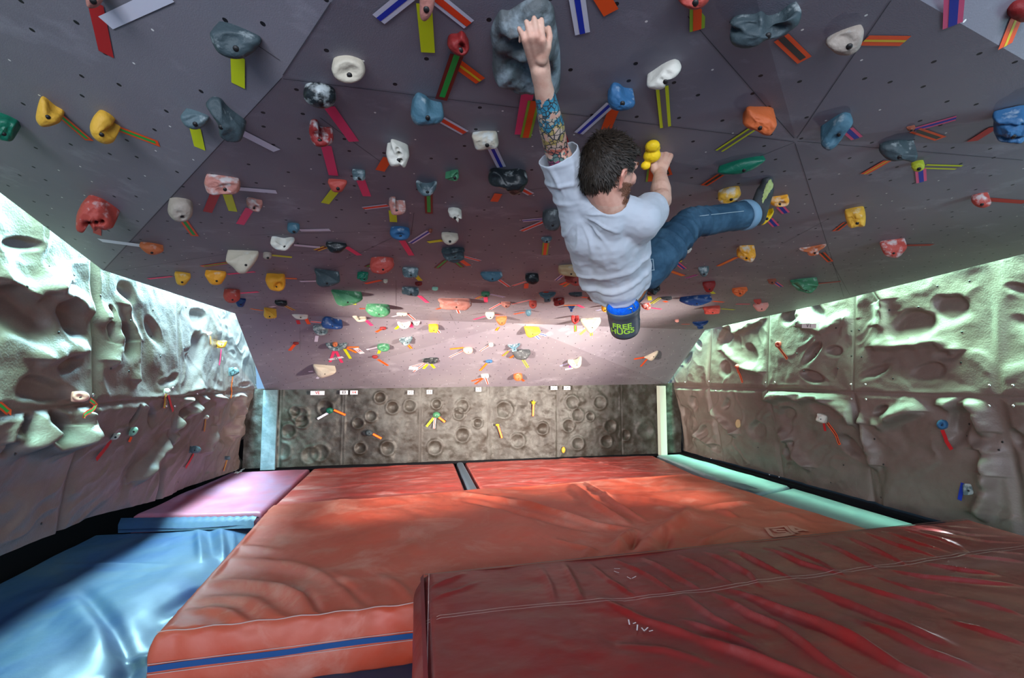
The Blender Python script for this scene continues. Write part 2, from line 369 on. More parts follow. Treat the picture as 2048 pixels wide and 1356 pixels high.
def box_verts(x0, x1, y0, y1, z0, z1):
    v = [(x, y, z) for x in (x0, x1) for y in (y0, y1) for z in (z0, z1)]
    f = [(0, 1, 3, 2), (4, 6, 7, 5), (0, 4, 5, 1), (2, 3, 7, 6), (0, 2, 6, 4), (1, 5, 7, 3)]
    return v, f
v, f = box_verts(-4.2, 5.6, -4.0, 9.0, -0.60, -0.50); tag(mesh_obj('floor', v, f, M['floor'], smooth=False), kind='structure')
v, f = box_verts(-3.20, -3.10, 0.0, 8.4, -0.5, 1.2); tag(mesh_obj('trim_1', v, f, M['black'], smooth=False), kind='structure')  # black sheet standing in for the dark void under the left wall
v, f = box_verts(WR - 0.04, WR + 0.22, 0.0, 8.3, -0.5, 0.02); tag(mesh_obj('baseboard_right', v, f, M['black'], smooth=False), kind='structure')
v, f = box_verts(-3.3, 5.6, 8.26, 8.34, -0.5, 1.15); tag(mesh_obj('trim_4', v, f, M['black'], smooth=False), kind='structure')  # added black sheet hiding the bright background under the back wall
# pale green box: gap light in the right back corner put into colour
a = onY(1323, 768, YB - 0.12)
v, f = box_verts(a[0] - 0.06, a[0] + 0.06, YB - 0.16, YB - 0.05, 0.0, 1.24); M['post'] = mat('pale_green_post', (0.55, 0.62, 0.52), 0.5)
tag(mesh_obj('trim_2', v, f, M['post'], smooth=False), kind='structure')
a = onY(541, 780, YB - 0.1)
v, f = box_verts(a[0] - 0.10, a[0] + 0.10, YB - 0.10, YB - 0.03, 0.0, a[2]); M['post2'] = mat('pale_blue_board', (0.16, 0.21, 0.24), 0.35, noise=(6, (0.10, 0.14, 0.16), 0.4, 0.6), bump=(12, 0.6, 0.02))
tag(mesh_obj('trim_3', v, f, M['post2'], smooth=False), kind='structure')  # blue gap light on the wall's left end, put into this box's colour
# small steel panel bolts and dark threaded inserts on the side walls
def disc_mesh(name, r, h, mt, seg=12):
    V = [(0, 0, h)]; F = []
    for k in range(seg):
        a = 2 * PI * k / seg; V.append((r * math.cos(a), r * math.sin(a), h * 0.55))
    for k in range(seg):
        a = 2 * PI * k / seg; V.append((r * 1.12 * math.cos(a), r * 1.12 * math.sin(a), -0.002))
    for k in range(seg):
        j = (k + 1) % seg; F.append((0, 1 + k, 1 + j)); F.append((1 + k, 1 + seg + k, 1 + seg + j, 1 + j))
    me = bpy.data.meshes.new(name); me.from_pydata(V, [], F); me.materials.append(mt)
    for p in me.polygons: p.use_smooth = True
    return me
def place_mesh(name, me, p, n, parent=None, up=(0, 0, 1)):
    o = bpy.data.objects.new(name, me); COL.objects.link(o)
    n = nrm(n); u = np.cross(up, n); u = nrm(u) if np.linalg.norm(u) > 1e-6 else np.array([1., 0, 0]); v = np.cross(n, u)
    o.matrix_world = Matrix(((u[0], v[0], n[0], p[0]), (u[1], v[1], n[1], p[1]), (u[2], v[2], n[2], p[2]), (0, 0, 0, 1)))
    if parent: o.parent = parent
    return o
bolt_me = disc_mesh('panel_bolt', 0.011, 0.008, M['steel'])
M['insert'] = mat('dark_insert', (0.02, 0.02, 0.02), 0.4, 0.5)
insert_me = disc_mesh('bolt_hole', 0.0085, 0.002, M['insert'])
for (px, py) in [(152, 832), (184, 832), (186, 790), (346, 776), (350, 812), (395, 787), (450, 786), (465, 763), (1418, 763), (1531, 765), (1550, 765), (1702, 769), (1731, 769),
                 (1979, 771), (2026, 771), (1533, 789), (1551, 791), (1703, 798), (1732, 799), (1979, 812), (2027, 812), (1431, 782), (1422, 917), (1539, 950), (1558, 954), (1370, 765), (333, 812), (511, 770)]:
    s = 'L' if px < 1000 else 'R'; p = wall_surface(px, py, s)
    place_mesh('panel_bolt', bolt_me, p + np.array([0.002 if s == 'L' else -0.002, 0, 0]), (1 if s == 'L' else -1, 0, 0), wl if s == 'L' else wr)
for (px, py) in [(54, 573), (99, 533), (148, 550), (201, 591), (261, 641), (306, 620), (117, 665), (113, 737), (222, 737), (258, 743), (302, 673), (321, 713), (368, 697), (420, 720), (396, 650), (372, 614),
                 (30, 908), (83, 1047), (356, 964), (168, 642), (187, 645), (1578, 652), (1672, 656), (1703, 662), (1718, 660), (1741, 687), (1723, 714), (1779, 620), (1837, 614), (1875, 572), (1939, 562),
                 (1924, 664), (1817, 677), (1922, 725), (1786, 757), (1632, 708), (1676, 737), (1608, 742), (1594, 707), (1703, 712), (1939, 848), (1935, 872), (1749, 878), (1687, 930), (1662, 965), (1767, 929), (2005, 884), (1516, 895), (1998, 900), (1762, 995)]:
    s = 'L' if px < 1000 else 'R'; p = wall_surface(px, py, s)
    place_mesh('bolt_hole', insert_me, p + np.array([0.002 if s == 'L' else -0.002, 0, 0]), (1 if s == 'L' else -1, 0, 0), wl if s == 'L' else wr)

# ------------------------------------------------------------------ mats
def vinyl(name, c1, c2, c3, rough=0.42, sc=2.0, coat=0.0, stretch=(1, 1, 1)):
    m = bpy.data.materials.new(name); m.use_nodes = True; nt = m.node_tree; b = nt.nodes['Principled BSDF']; N = nt.nodes.new; L = nt.links.new
    tc = N('ShaderNodeTexCoord'); mp = N('ShaderNodeMapping'); mp.inputs['Scale'].default_value = stretch; L(tc.outputs['Object'], mp.inputs['Vector'])
    n = N('ShaderNodeTexNoise'); n.inputs['Scale'].default_value = sc; n.inputs['Detail'].default_value = 9; n.inputs['Roughness'].default_value = 0.65; n.inputs['Distortion'].default_value = 0.6
    L(mp.outputs['Vector'], n.inputs['Vector'])
    cr = N('ShaderNodeValToRGB'); e = cr.color_ramp.elements; e[0].position = 0.30; e[0].color = (*c1, 1); e[1].position = 0.52; e[1].color = (*c2, 1)
    x = e.new(0.72); x.color = (*c3, 1)
    L(n.outputs['Fac'], cr.inputs['Fac']); L(cr.outputs['Color'], b.inputs['Base Color'])
    r = N('ShaderNodeMapRange'); r.inputs['From Min'].default_value = 0.3; r.inputs['From Max'].default_value = 0.7; r.inputs['To Min'].default_value = rough - 0.08; r.inputs['To Max'].default_value = rough + 0.14
    L(n.outputs['Fac'], r.inputs['Value']); L(r.outputs['Result'], b.inputs['Roughness'])
    b.inputs['Specular IOR Level'].default_value = 0.36; b.inputs['Coat Weight'].default_value = coat; b.inputs['Coat Roughness'].default_value = 0.25
    n2 = N('ShaderNodeTexNoise'); n2.inputs['Scale'].default_value = 14; n2.inputs['Detail'].default_value = 6; bp = N('ShaderNodeBump'); bp.inputs['Strength'].default_value = 0.35; bp.inputs['Distance'].default_value = 0.006
    L(mp.outputs['Vector'], n2.inputs['Vector']); L(n2.outputs['Fac'], bp.inputs['Height']); L(bp.outputs['Normal'], b.inputs['Normal'])
    return m
M['orange_vinyl'] = vinyl('orange_vinyl', (0.50, 0.060, 0.026), (0.50, 0.100, 0.060), (0.58, 0.26, 0.20), 0.50, 1.9)
M['red_vinyl'] = vinyl('red_vinyl', (0.42, 0.030, 0.022), (0.46, 0.095, 0.080), (0.55, 0.27, 0.25), 0.46, 2.6, stretch=(1, 2.2, 1))
M['pink_vinyl'] = vinyl('worn_pink_vinyl', (0.34, 0.055, 0.08), (0.28, 0.09, 0.14), (0.24, 0.14, 0.22), 0.46, 0.9)  # red cover with the bluish wall's reflection mixed into its colours
M['dark_vinyl'] = vinyl('dark_red_vinyl', (0.22, 0.012, 0.012), (0.17, 0.020, 0.019), (0.20, 0.055, 0.055), 0.40, 1.7, 0.0, (0.8, 1.4, 1))
M['blue_vinyl'] = vinyl('blue_vinyl', (0.006, 0.026, 0.095), (0.014, 0.036, 0.080), (0.040, 0.054, 0.074), 0.58, 1.4, 0.2)
M['teal_vinyl'] = vinyl('pale_teal_vinyl', (0.20, 0.28, 0.31), (0.24, 0.32, 0.34), (0.30, 0.37, 0.38), 0.5, 4)
M['zip'] = mat('blue_zip_tape', (0.010, 0.060, 0.20), 0.5)
M['thread'] = mat('pale_stitching', (0.50, 0.32, 0.30), 0.7)
M['strap'] = mat('grey_blue_strap', (0.10, 0.15, 0.20), 0.5)
M['piping'] = mat('dark_edge_binding', (0.12, 0.012, 0.018), 0.4)
M['printpale'] = mat('pale_print', (0.62, 0.26, 0.20), 0.5)

def seg_ridges(X, Y, segs):
    """sum of soft creases; seg = (polyline world xy, width, height)"""
    h = np.zeros_like(X)
    for pts, wd, ht in segs:
        best = np.full(X.shape, 9.0); along = np.zeros_like(X); tot = sum(math.dist(pts[i], pts[i + 1]) for i in range(len(pts) - 1)); acc = 0
        for i in range(len(pts) - 1):
            ax, ay = pts[i]; bx, by = pts[i + 1]; l2 = (bx - ax) ** 2 + (by - ay) ** 2 + 1e-9
            t = np.clip(((X - ax) * (bx - ax) + (Y - ay) * (by - ay)) / l2, 0, 1)
            dd = np.hypot(X - ax - t * (bx - ax), Y - ay - t * (by - ay))
            m_ = dd < best; best = np.where(m_, dd, best); along = np.where(m_, (acc + t * math.sqrt(l2)) / tot, along); acc += math.sqrt(l2)
        taper = np.sin(PI * np.clip(along * 0.94 + 0.03, 0, 1)) ** 0.7
        h = h + ht * taper * np.exp(-(best / wd) ** 2)
    return h
def px_segs(lst, z):
    out = []
    for pts, wd, ht in lst: out.append(([tuple(onZ(px, py, z)[:2]) for px, py in pts], wd, ht))
    return out

def pad(name, corners, ztop, thick, mt, nu, nv, hfun, flare=0.0, bulge=0.012, side_rows=14, side_fun=None):
    """corners: front-left, front-right, back-right, back-left (xy). cushion with rounded rim and soft sides"""
    fl, fr, br, bl = (np.array(c, float) for c in corners)
    s = np.linspace(0, 1, nu)[:, None]; t = np.linspace(0, 1, nv)[None, :]
    P = [(1 - s) * (1 - t) * fl[k] + s * (1 - t) * fr[k] + s * t * br[k] + (1 - s) * t * bl[k] for k in (0, 1)]
    X, Y = P
    W = np.hypot(*(fr - fl)); D = np.hypot(*(bl - fl))
    ed = np.minimum(np.minimum(s, 1 - s) * W, np.minimum(t, 1 - t) * D)
    Z = ztop + hfun(X, Y, s, t, ed) * sstep(0, 0.05, ed) - 0.018 * (1 - sstep(0, 0.035, ed)) ** 2
    V = np.stack([X, Y, np.broadcast_to(Z, X.shape)], -1).reshape(-1, 3); F = grid_faces(nu, nv).tolist()
    idx = lambda i, j: i * nv + j
    loop = [idx(i, 0) for i in range(nu)] + [idx(nu - 1, j) for j in range(1, nv)] + [idx(i, nv - 1) for i in range(nu - 2, -1, -1)] + [idx(0, j) for j in range(nv - 2, 0, -1)]
    c = V.mean(0); rings = [loop]; VV = [V]; base = len(V)
    lp = V[loop]; nl = len(loop)
    tan = np.roll(lp, -1, 0) - np.roll(lp, 1, 0); out = np.stack([tan[:, 1], -tan[:, 0], np.zeros(nl)], 1); out /= np.linalg.norm(out, axis=1)[:, None]
    cum = np.concatenate([[0], np.cumsum(np.hypot(*(np.diff(lp[:, :2], axis=0).T)))])
    for r in range(1, side_rows + 1):
        q = r / side_rows
        off = bulge * math.sin(PI * q) + 0.008 * (1 - abs(2 * q - 1) ** 6) + flare * q
        wob = 0.006 * vnoise(cum * 9, np.full(nl, q * 2.0)) * math.sin(PI * q)
        if side_fun is not None: wob = wob + side_fun(cum, q, lp)
        ring = lp + out * (off + wob)[:, None] if np.ndim(wob) else lp + out * off
        ring[:, 2] = lp[:, 2] - thick * q + (0 if r < side_rows else 0)
        VV.append(ring); rings.append(list(range(base, base + nl))); base += nl
    for a, b2 in zip(rings[:-1], rings[1:]):
        for k in range(nl):
            j = (k + 1) % nl; F.append((a[k], b2[k], b2[j], a[j]))
    F.append(tuple(reversed(rings[-1])) if False else tuple(rings[-1][::-1]))
    o = mesh_obj(name, np.concatenate(VV), F, mt)
    return o, (X, Y, np.broadcast_to(Z, X.shape), out, lp)

def ribbon(name, pts, width, mt, parent, n=(0, 0, 1), lift=0.0015, thick=0.0):
    pts = [np.array(p, float) for p in pts]; n = nrm(n); V = []; F = []
    for i, p in enumerate(pts):
        d = nrm(pts[min(i + 1, len(pts) - 1)] - pts[max(i - 1, 0)]); s = nrm(np.cross(n, d)) * width / 2
        V += [p - s + n * lift, p + s + n * lift]
        if i: F.append((2 * i - 2, 2 * i - 1, 2 * i + 1, 2 * i))
    o = mesh_obj(name, V, F, mt, parent, False)
    return o

# big blue mat, lying lowest on the left
bseg = px_segs([([(335, 1210), (400, 1165), (455, 1140), (500, 1110)], .05, -.05), ([(335, 1225), (400, 1185), (470, 1150)], .03, .025), ([(160, 1180), (215, 1240), (250, 1290), (285, 1330)], .05, -.045),
                ([(130, 1200), (190, 1260), (215, 1330)], .10, .035), ([(418, 1060), (425, 1110)], .035, -.03), ([(395, 1062), (402, 1118)], .03, .03), ([(440, 1060), (450, 1112)], .03, .03), ([(465, 1062), (470, 1100)], .025, .015),
                ([(100, 1132), (330, 1128)], .04, .02), ([(250, 1300), (300, 1290), (340, 1275)], .04, .03), ([(240, 1356), (255, 1310)], .04, -.04), ([(40, 1200), (140, 1170)], .08, .012)], -.12)
o, _ = pad('blue_mat', [(-2.95, 0.6), (0.95, 0.6), (0.95, 5.46), (-2.93, 5.52)], -0.12, 0.36, M['blue_vinyl'], 260, 330,
           lambda X, Y, s, t, e: 0.022 * fbm(X * 1.1, Y * 1.1, 2.2, 3) * sstep(-1.0, -1.5, X) + 0.004 * fbm(X * 5, Y * 3, 1, 3) + seg_ridges(X, Y, bseg) - 0.085 * sstep(-1.80, -1.30, X))
blue = tag(o, 'big blue vinyl crash mat on the floor at lower left, with deep folds', 'crash mat')
# folded blue hem along the far edge of the blue mat
q0 = [onZ(x, y, -.07) for x, y in ((232, 1050), (320, 1047), (420, 1042), (508, 1038))]
V = []; F = []; K = 60
for i in range(K):
    s = i / (K - 1); px = 236 + (508 - 236) * s
    a = onZ(px, 1066 - 10 * s, -.105); b = onZ(px, 1050 - 8 * s, -.05); c = onZ(px + 6, 1036 - 4 * s, -.01); d = c + np.array([0, 0.10, -0.05])
    wv = 0.008 * math.sin(i * 1.9) * s
    for p_, k in ((a, 0), (b, 1), (c, .6), (d, 0)): V.append(p_ + np.array([0, wv * k, wv * k]))
    if i:
        for k in range(3): F.append(((i - 1) * 4 + k, i * 4 + k, i * 4 + k + 1, (i - 1) * 4 + k + 1))
mesh_obj('hem', V, F, M['blue_vinyl'], blue)
ribbon('seam', [onZ(x, y, -.085) + np.array([0, 0, .004]) for x, y in ((236, 1060), (300, 1058), (380, 1056), (450, 1053), (505, 1050))], 0.012, mat('navy_seam', (0.01, 0.02, 0.07), .6), blue)

# red mat at the left back, bluish wall reflection painted in as pink
o, _ = pad('pink_mat', [(-2.70, 5.72), (-1.47, 5.58), (-1.44, 7.95), (-2.52, 7.95)], 0.0, 0.46, M['pink_vinyl'], 90, 140,
           lambda X, Y, s, t, e: 0.018 * fbm(X * 1.4, Y * 1.2, 5.5, 3) + 0.003 * fbm(X * 6, Y * 3, 1, 2))
pink = tag(o, 'worn pink crash mat against the left rock wall at the back', 'crash mat')
for a, b in (((468, 943), (476, 938)), ((473, 948), (482, 943)), ((482, 942), (488, 938)), ((470, 948), (474, 944))):
    ribbon('printed_mark', [onZ(*a, 0.0) + [0, 0, .006], onZ(*b, 0.0) + [0, 0, .006]], 0.035, mat('white_print', (.8, .78, .8), .5) if 'white_print' not in bpy.data.materials else bpy.data.materials['white_print'], pink)

# red mats along the back wall, split by a grey strap
rs = px_segs([([(560, 1005), (700, 990), (900, 982)], .05, -.02), ([(600, 985), (760, 965)], .04, .015), ([(690, 940), (840, 930)], .05, .012)], 0)
o, _ = pad('red_mat', [(-1.40, 5.56), (0.71, 5.68), (0.76, 7.96), (-1.385, 7.95)], 0.004, 0.46, M['red_vinyl'], 150, 150,
           lambda X, Y, s, t, e: 0.012 * fbm(X * 1.6, Y * 2.6, 8.5, 4) + seg_ridges(X, Y, rs) + 0.004 * np.abs(fbm(X * 4, Y * 9, 2, 3)))
red1 = tag(o, 'red crash mat at the back wall, left of the grey strap', 'crash mat')
p0 = onZ(507, 1044, -.01)
ribbon('edge_piping', [(-1.42, 5.55, -.045), (-1.3, 5.545, -.045), (-1.15, 5.555, -.045), (-1.0, 5.56, -.045)], 0.014, mat('white_piping', (.75, .7, .68), .5), red1, n=(0, -1, 0), lift=.012)
rs2 = px_segs([([(960, 965), (1100, 972), (1300, 955)], .04, .012), ([(1100, 930), (1300, 925)], .05, .014), ([(1200, 945), (1390, 950)], .03, .014), ([(1150, 915), (1250, 940)], .03, .01)], 0)
o, _ = pad('red_mat', [(0.91, 5.70), (4.00, 6.04), (4.29, 7.96), (0.95, 7.96)], 0.010, 0.46, M['red_vinyl'], 170, 150,
           lambda X, Y, s, t, e: 0.012 * fbm(X * 1.6, Y * 2.6, 18.5, 4) + seg_ridges(X, Y, rs2) + 0.006 * np.abs(fbm(X * 5 + Y * 3, Y * 8, 2, 3)))
red2 = tag(o, 'red crash mat at the back wall, right of the grey strap', 'crash mat')
o, _ = pad('strap', [(0.755, 5.70), (0.865, 5.70), (0.905, 7.96), (0.81, 7.96)], 0.02, 0.40, M['strap'], 8, 60, lambda X, Y, s, t, e: 0.003 * fbm(X * 3, Y * 4, 1, 2), bulge=0.0)
tag(o, 'grey-blue strap running back between the two red mats at the back', 'strap')

# pale teal strips along the right wall
o, _ = pad('teal_pad', [(4.10, 2.4), (4.74, 2.2), (4.80, 5.32), (4.10, 5.06)], 0.0, 0.42, M['teal_vinyl'], 40, 120, lambda X, Y, s, t, e: 0.006 * fbm(X * 2, Y * 2, 3, 3))
tag(o, 'pale teal gap pad beside the right wall, nearer piece half under the dark red mat', 'gap pad', 'pale teal gap pads along the right wall')
o, _ = pad('teal_pad', [(4.10, 5.12), (4.80, 5.38), (4.83, 7.96), (4.38, 7.96)], 0.01, 0.42, M['teal_vinyl'], 40, 120, lambda X, Y, s, t, e: 0.006 * fbm(X * 2, Y * 2, 6, 3))
tag(o, 'pale teal gap pad beside the right wall, farther piece reaching the back corner', 'gap pad', 'pale teal gap pads along the right wall')

# large orange mat
os_ = px_segs([([(925, 985), (1050, 1018), (1180, 1045), (1265, 1057)], .045, .035), ([(930, 1000), (1050, 1033), (1180, 1060)], .05, -.020), ([(1150, 968), (1190, 1010), (1262, 1050)], .05, .035), ([(1170, 962), (1230, 1005), (1290, 1040)], .03, .022),
               ([(1200, 990), (1300, 1003), (1385, 1018)], .035, .03), ([(1385, 1018), (1440, 1008), (1500, 1000)], .035, .03), ([(1385, 1018), (1350, 1045), (1300, 1085), (1285, 1110)], .07, .05),
               ([(1440, 1015), (1470, 1030)], .05, .03), ([(1265, 1060), (1240, 1085), (1230, 1108)], .05, .045), ([(1275, 1062), (1262, 1100)], .03, -.03), ([(1110, 1080), (1180, 1100), (1170, 1115)], .04, .02),
               ([(1470, 1050), (1400, 1090)], .04, .025), ([(1560, 1020), (1620, 1045)], .05, .012), ([(1340, 1060), (1330, 1100)], .03, -.02),
               ([(420, 1160), (520, 1175), (600, 1195), (640, 1235)], .06, .028), ([(400, 1195), (500, 1205), (570, 1240)], .05, .022), ([(450, 1110), (580, 1130), (680, 1160), (740, 1215)], .06, .022), ([(640, 1140), (700, 1170), (745, 1215)], .035, -.022),
               ([(560, 1165), (620, 1190), (652, 1232)], .03, -.022), ([(380, 1220), (450, 1225), (500, 1248)], .04, .02), ([(470, 1085), (560, 1100)], .05, .015), ([(760, 1140), (800, 1170), (830, 1205)], .035, .016), ([(820, 1080), (845, 1110)], .06, .012)], .12)
def orange_h(X, Y, s, t, e):
    gath = 0.010 * np.sin(X * 42 + 3 * fbm(X * 3, Y * 2, 1, 2)) * np.exp(-(Y - 2.86).clip(0) / 0.10)
    cov = 1 - sstep(3.10, 2.98, Y - 0.04 * X) * sstep(0.0, 0.15, X)
    return (0.030 * fbm(X * 0.9, Y * 0.9, 12.5, 3) + 0.005 * fbm(X * 5, Y * 5, 1, 3) + 1.5 * seg_ridges(X, Y, os_)) * cov + gath * 0.6
def orange_side(cum, q, lp):
    return 0.006 * np.sin(cum * 38 + 2 * np.sin(cum * 7)) * math.exp(-q * 6) + 0.004 * vnoise(cum * 14, np.full(len(cum), q * 4.0)) + 0.006 * abs(math.sin(2 * PI * q))
o, (oX, oY, oZ, oout, olp) = pad('orange_mat', [(-1.215, 2.845), (3.85, 3.02), (3.74, 5.93), (-1.31, 5.34)], 0.12, 0.31, M['orange_vinyl'], 460, 300, orange_h, side_fun=orange_side, bulge=0.02, side_rows=26)
orange = tag(o, 'large orange-red vinyl crash mat in the middle with a blue zip along its front side', 'crash mat')
ribbon('zip', [(-1.228 + 5.07 * k / 60, 2.845 + 0.175 * k / 60, -0.035 + 0.003 * math.sin(k * .7)) for k in range(61)], 0.030, M['zip'], orange, n=(0.034, -1, 0), lift=0.040)
for dz in (0.024, -0.024):
    ribbon('stitching', [(-1.228 + 5.07 * k / 60, 2.845 + 0.175 * k / 60, -0.035 + dz) for k in range(61)], 0.0035, M['thread'], orange, n=(0.034, -1, 0), lift=0.0412)
ribbon('stitching', [(-1.21 + 5.06 * k / 120, 2.852 + 0.175 * k / 120, 0.112 + 0.004 * math.sin(k * 1.3)) for k in range(121)], 0.005, M['thread'], orange, n=(0, -0.7, 0.7), lift=0.012)
# pale printed logo on the orange mat
def on_mat(x, y, z, lift=.012): return onZ(x, y, z) + np.array([0, 0, lift])
def quad_print(name, pts, z, mt, parent, lift=.012):
    k = 8; V = []; c = [on_mat(*p, z, lift) for p in pts]
    for i in range(k + 1):
        for j in range(k + 1):
            s, t = i / k, j / k; p = (1 - s) * (1 - t) * c[0] + s * (1 - t) * c[1] + s * t * c[2] + (1 - s) * t * c[3]; V.append(drop(p, lift))
    return mesh_obj(name, V, grid_faces(k + 1, k + 1), mt, parent)
def drop(p, lift):
    i = np.argmin((oX - p[0]) ** 2 + (oY - p[1]) ** 2); return np.array([p[0], p[1], oZ.ravel()[i] + lift * 0.5])
def bar(name, a, b, w_, mt, parent, k=5):
    a = onZ(*a, .12); b = onZ(*b, .12); pts = [drop(a + (b - a) * i / k, .016) for i in range(k + 1)]
    return ribbon(name, pts, w_, mt, parent)
for a, b, w_ in (((1532, 1053), (1570, 1050), .03), ((1532, 1053), (1545, 1072), .03), ((1570, 1050), (1588, 1070), .03), ((1545, 1073), (1588, 1069), .03), ((1547, 1056), (1569, 1056), .03), ((1547, 1056), (1552, 1062), .03),
                 ((1552, 1062), (1573, 1062), .03), ((1573, 1062), (1577, 1067), .03), ((1577, 1067), (1555, 1068), .03), ((1580, 1050), (1594, 1067), .04), ((1580, 1050), (1615, 1062), .04), ((1590, 1060), (1604, 1059), .035)):
    bar('printed_logo', a, b, w_, M['printpale'], orange)
# grey-blue flap by the orange mat's right edge
V = []; F = []
for i, (x, y) in enumerate([(1440, 966), (1470, 974), (1497, 984)]):
    a = onZ(x, y, .10); b = onZ(x + 14, y - 2 if i else y, .03); V += [a + [-.05, 0, .03], a + [.05, 0, .035], b + [.05, 0, .02]]
    if i: F += [(3 * i - 3, 3 * i, 3 * i + 1, 3 * i - 2), (3 * i - 2, 3 * i + 1, 3 * i + 2, 3 * i - 1)]
mesh_obj('strap_end', V, F, M['strap'], orange)

# dark red mat in front on the right
fs = []
fz = 0.26
for pts, wd, ht in [
    ([(1410, 1105), (1450, 1125), (1500, 1150), (1520, 1172)], .016, .016), ([(1460, 1100), (1520, 1130), (1580, 1155)], .016, .018), ([(1530, 1095), (1600, 1125), (1680, 1145)], .016, .018), ([(1560, 1092), (1640, 1122), (1690, 1148)], .012, .012),
    ([(1635, 1080), (1700, 1112), (1755, 1136)], .014, .018), ([(1690, 1071), (1750, 1100), (1815, 1127)], .015, .020), ([(1730, 1067), (1800, 1095), (1880, 1115)], .014, .018), ([(1765, 1065), (1840, 1090), (1900, 1105)], .012, .014),
    ([(1800, 1060), (1880, 1080), (1940, 1105)], .014, .016), ([(1850, 1055), (1930, 1068), (2010, 1072)], .010, .012), ([(1870, 1048), (1960, 1057)], .008, .008), ([(1845, 1062), (1960, 1082), (2048, 1085)], .010, .012),
    ([(1780, 1137), (1850, 1152), (1940, 1162), (2048, 1172)], .020, .020), ([(1850, 1125), (1920, 1140), (2000, 1150)], .016, .018), ([(1920, 1110), (2000, 1120), (2048, 1124)], .014, .016), ([(1980, 1103), (2048, 1107)], .010, .010),
    ([(1670, 1152), (1750, 1180), (1830, 1200), (1900, 1222)], .024, .014), ([(1600, 1165), (1700, 1205), (1780, 1240), (1900, 1290)], .030, .020), ([(1470, 1180), (1560, 1215), (1640, 1245), (1720, 1285), (1800, 1335), (1850, 1356)], .026, .030),
    ([(1430, 1185), (1500, 1225), (1560, 1250), (1640, 1310), (1700, 1350)], .020, .022), ([(1400, 1280), (1480, 1305), (1560, 1335), (1640, 1356)], .030, .024), ([(1370, 1190), (1430, 1235), (1500, 1262)], .022, .014),
    ([(1230, 1117), (1290, 1145), (1345, 1180)], .016, .014), ([(1290, 1115), (1350, 1150), (1400, 1178)], .018, .016), ([(1360, 1110), (1420, 1140), (1460, 1165)], .014, .014), ([(1180, 1125), (1220, 1160), (1270, 1190)], .020, .010),
    ([(1130, 1130), (1150, 1170), (1165, 1205)], .022, .012), ([(1080, 1135), (1100, 1170), (1110, 1210)], .024, .010), ([(1210, 1200), (1290, 1240), (1370, 1265), (1440, 1290)], .028, .016), ([(1370, 1240), (1460, 1270), (1520, 1300)], .024, .014),
    ([(1900, 1240), (1980, 1270), (2048, 1290)], .020, .016), ([(1930, 1195), (2000, 1215), (2048, 1230)], .018, .014), ([(860, 1180), (900, 1165), (930, 1150)], .018, .012), ([(870, 1200), (920, 1185), (960, 1165)], .02, .008),
    ([(1750, 1150), (1820, 1175), (1900, 1188)], .012, .010), ([(1700, 1230), (1780, 1265), (1850, 1300), (1960, 1340)], .03, .016), ([(1230, 1290), (1330, 1300), (1430, 1330)], .03, .010)]:
    fs.append(([tuple(onZ(px, py, fz)[:2]) for px, py in pts], wd * 0.85, ht * 1.35))
def front_h(X, Y, s, t, e):
    return 0.016 * fbm(X * 1.4, Y * 1.4, 22.5, 3) + 0.003 * fbm(X * 7, Y * 9, 1, 3) + seg_ridges(X, Y, fs)
o, (fX, fY, fZ, fout, flp) = pad('dark_red_mat', [(0.075, 0.7), (4.12, 0.7), (4.44, 3.11), (0.118, 2.93)], 0.26, 0.125, M['dark_vinyl'], 520, 330, front_h, flare=0.06, bulge=0.012)
front = tag(o, 'dark red glossy vinyl mat in the right foreground, wrinkled, with double stitching across', 'crash mat')
def zf(x, y):
    i = np.argmin((fX - x) ** 2 + (fY - y) ** 2); return fZ.ravel()[i]
def on_front(pts, lift=.005, k=60):
    a = np.array([onZ(*p, fz)[:2] for p in pts]); seg = np.concatenate([[0], np.cumsum(np.hypot(*np.diff(a, axis=0).T))]); q = np.linspace(0, seg[-1], k)
    xs = np.interp(q, seg, a[:, 0]); ys = np.interp(q, seg, a[:, 1]); return [(x, y, zf(x, y) + lift) for x, y in zip(xs, ys)]
for off in (0, 5):
    ribbon('stitching', on_front([(852, 1237 + off), (1100, 1212 + off), (1400, 1180 + off), (1700, 1138 + off), (2048, 1092 + off)]), 0.004, M['thread'], front, lift=.001)
ribbon('stitching', on_front([(858, 1150), (856, 1240), (854, 1356)]), 0.004, M['thread'], front, lift=.001)
ribbon('edge_binding', [(0.118 + (4.32) * k / 40, 2.925 + 0.18 * k / 40, 0.252) for k in range(41)], 0.045, M['piping'], front, n=(0, 0.25, 1), lift=.006)
ribbon('edge_binding', [(0.108 - 0.033 * k / 20, 2.93 - 2.2 * k / 20, 0.245) for k in range(21)], 0.028, M['piping'], front, n=(-1, 0, .8), lift=.008)
M['wprint'] = mat('white_scuffs', (0.75, 0.68, 0.70), 0.5)
for pts in ([(1228, 1137), (1240, 1137)], [(1228, 1142), (1238, 1145)], [(1254, 1153), (1262, 1158)], [(1264, 1157), (1272, 1152)], [(1257, 1240), (1259, 1250)], [(1266, 1248), (1272, 1246)], [(1275, 1250), (1274, 1262)], [(1283, 1256), (1289, 1264)], [(1290, 1262), (1296, 1256)], [(1298, 1264), (1306, 1262)]):
    ribbon('white_mark', on_front(pts, .007, 5), 0.006, M['wprint'], front)
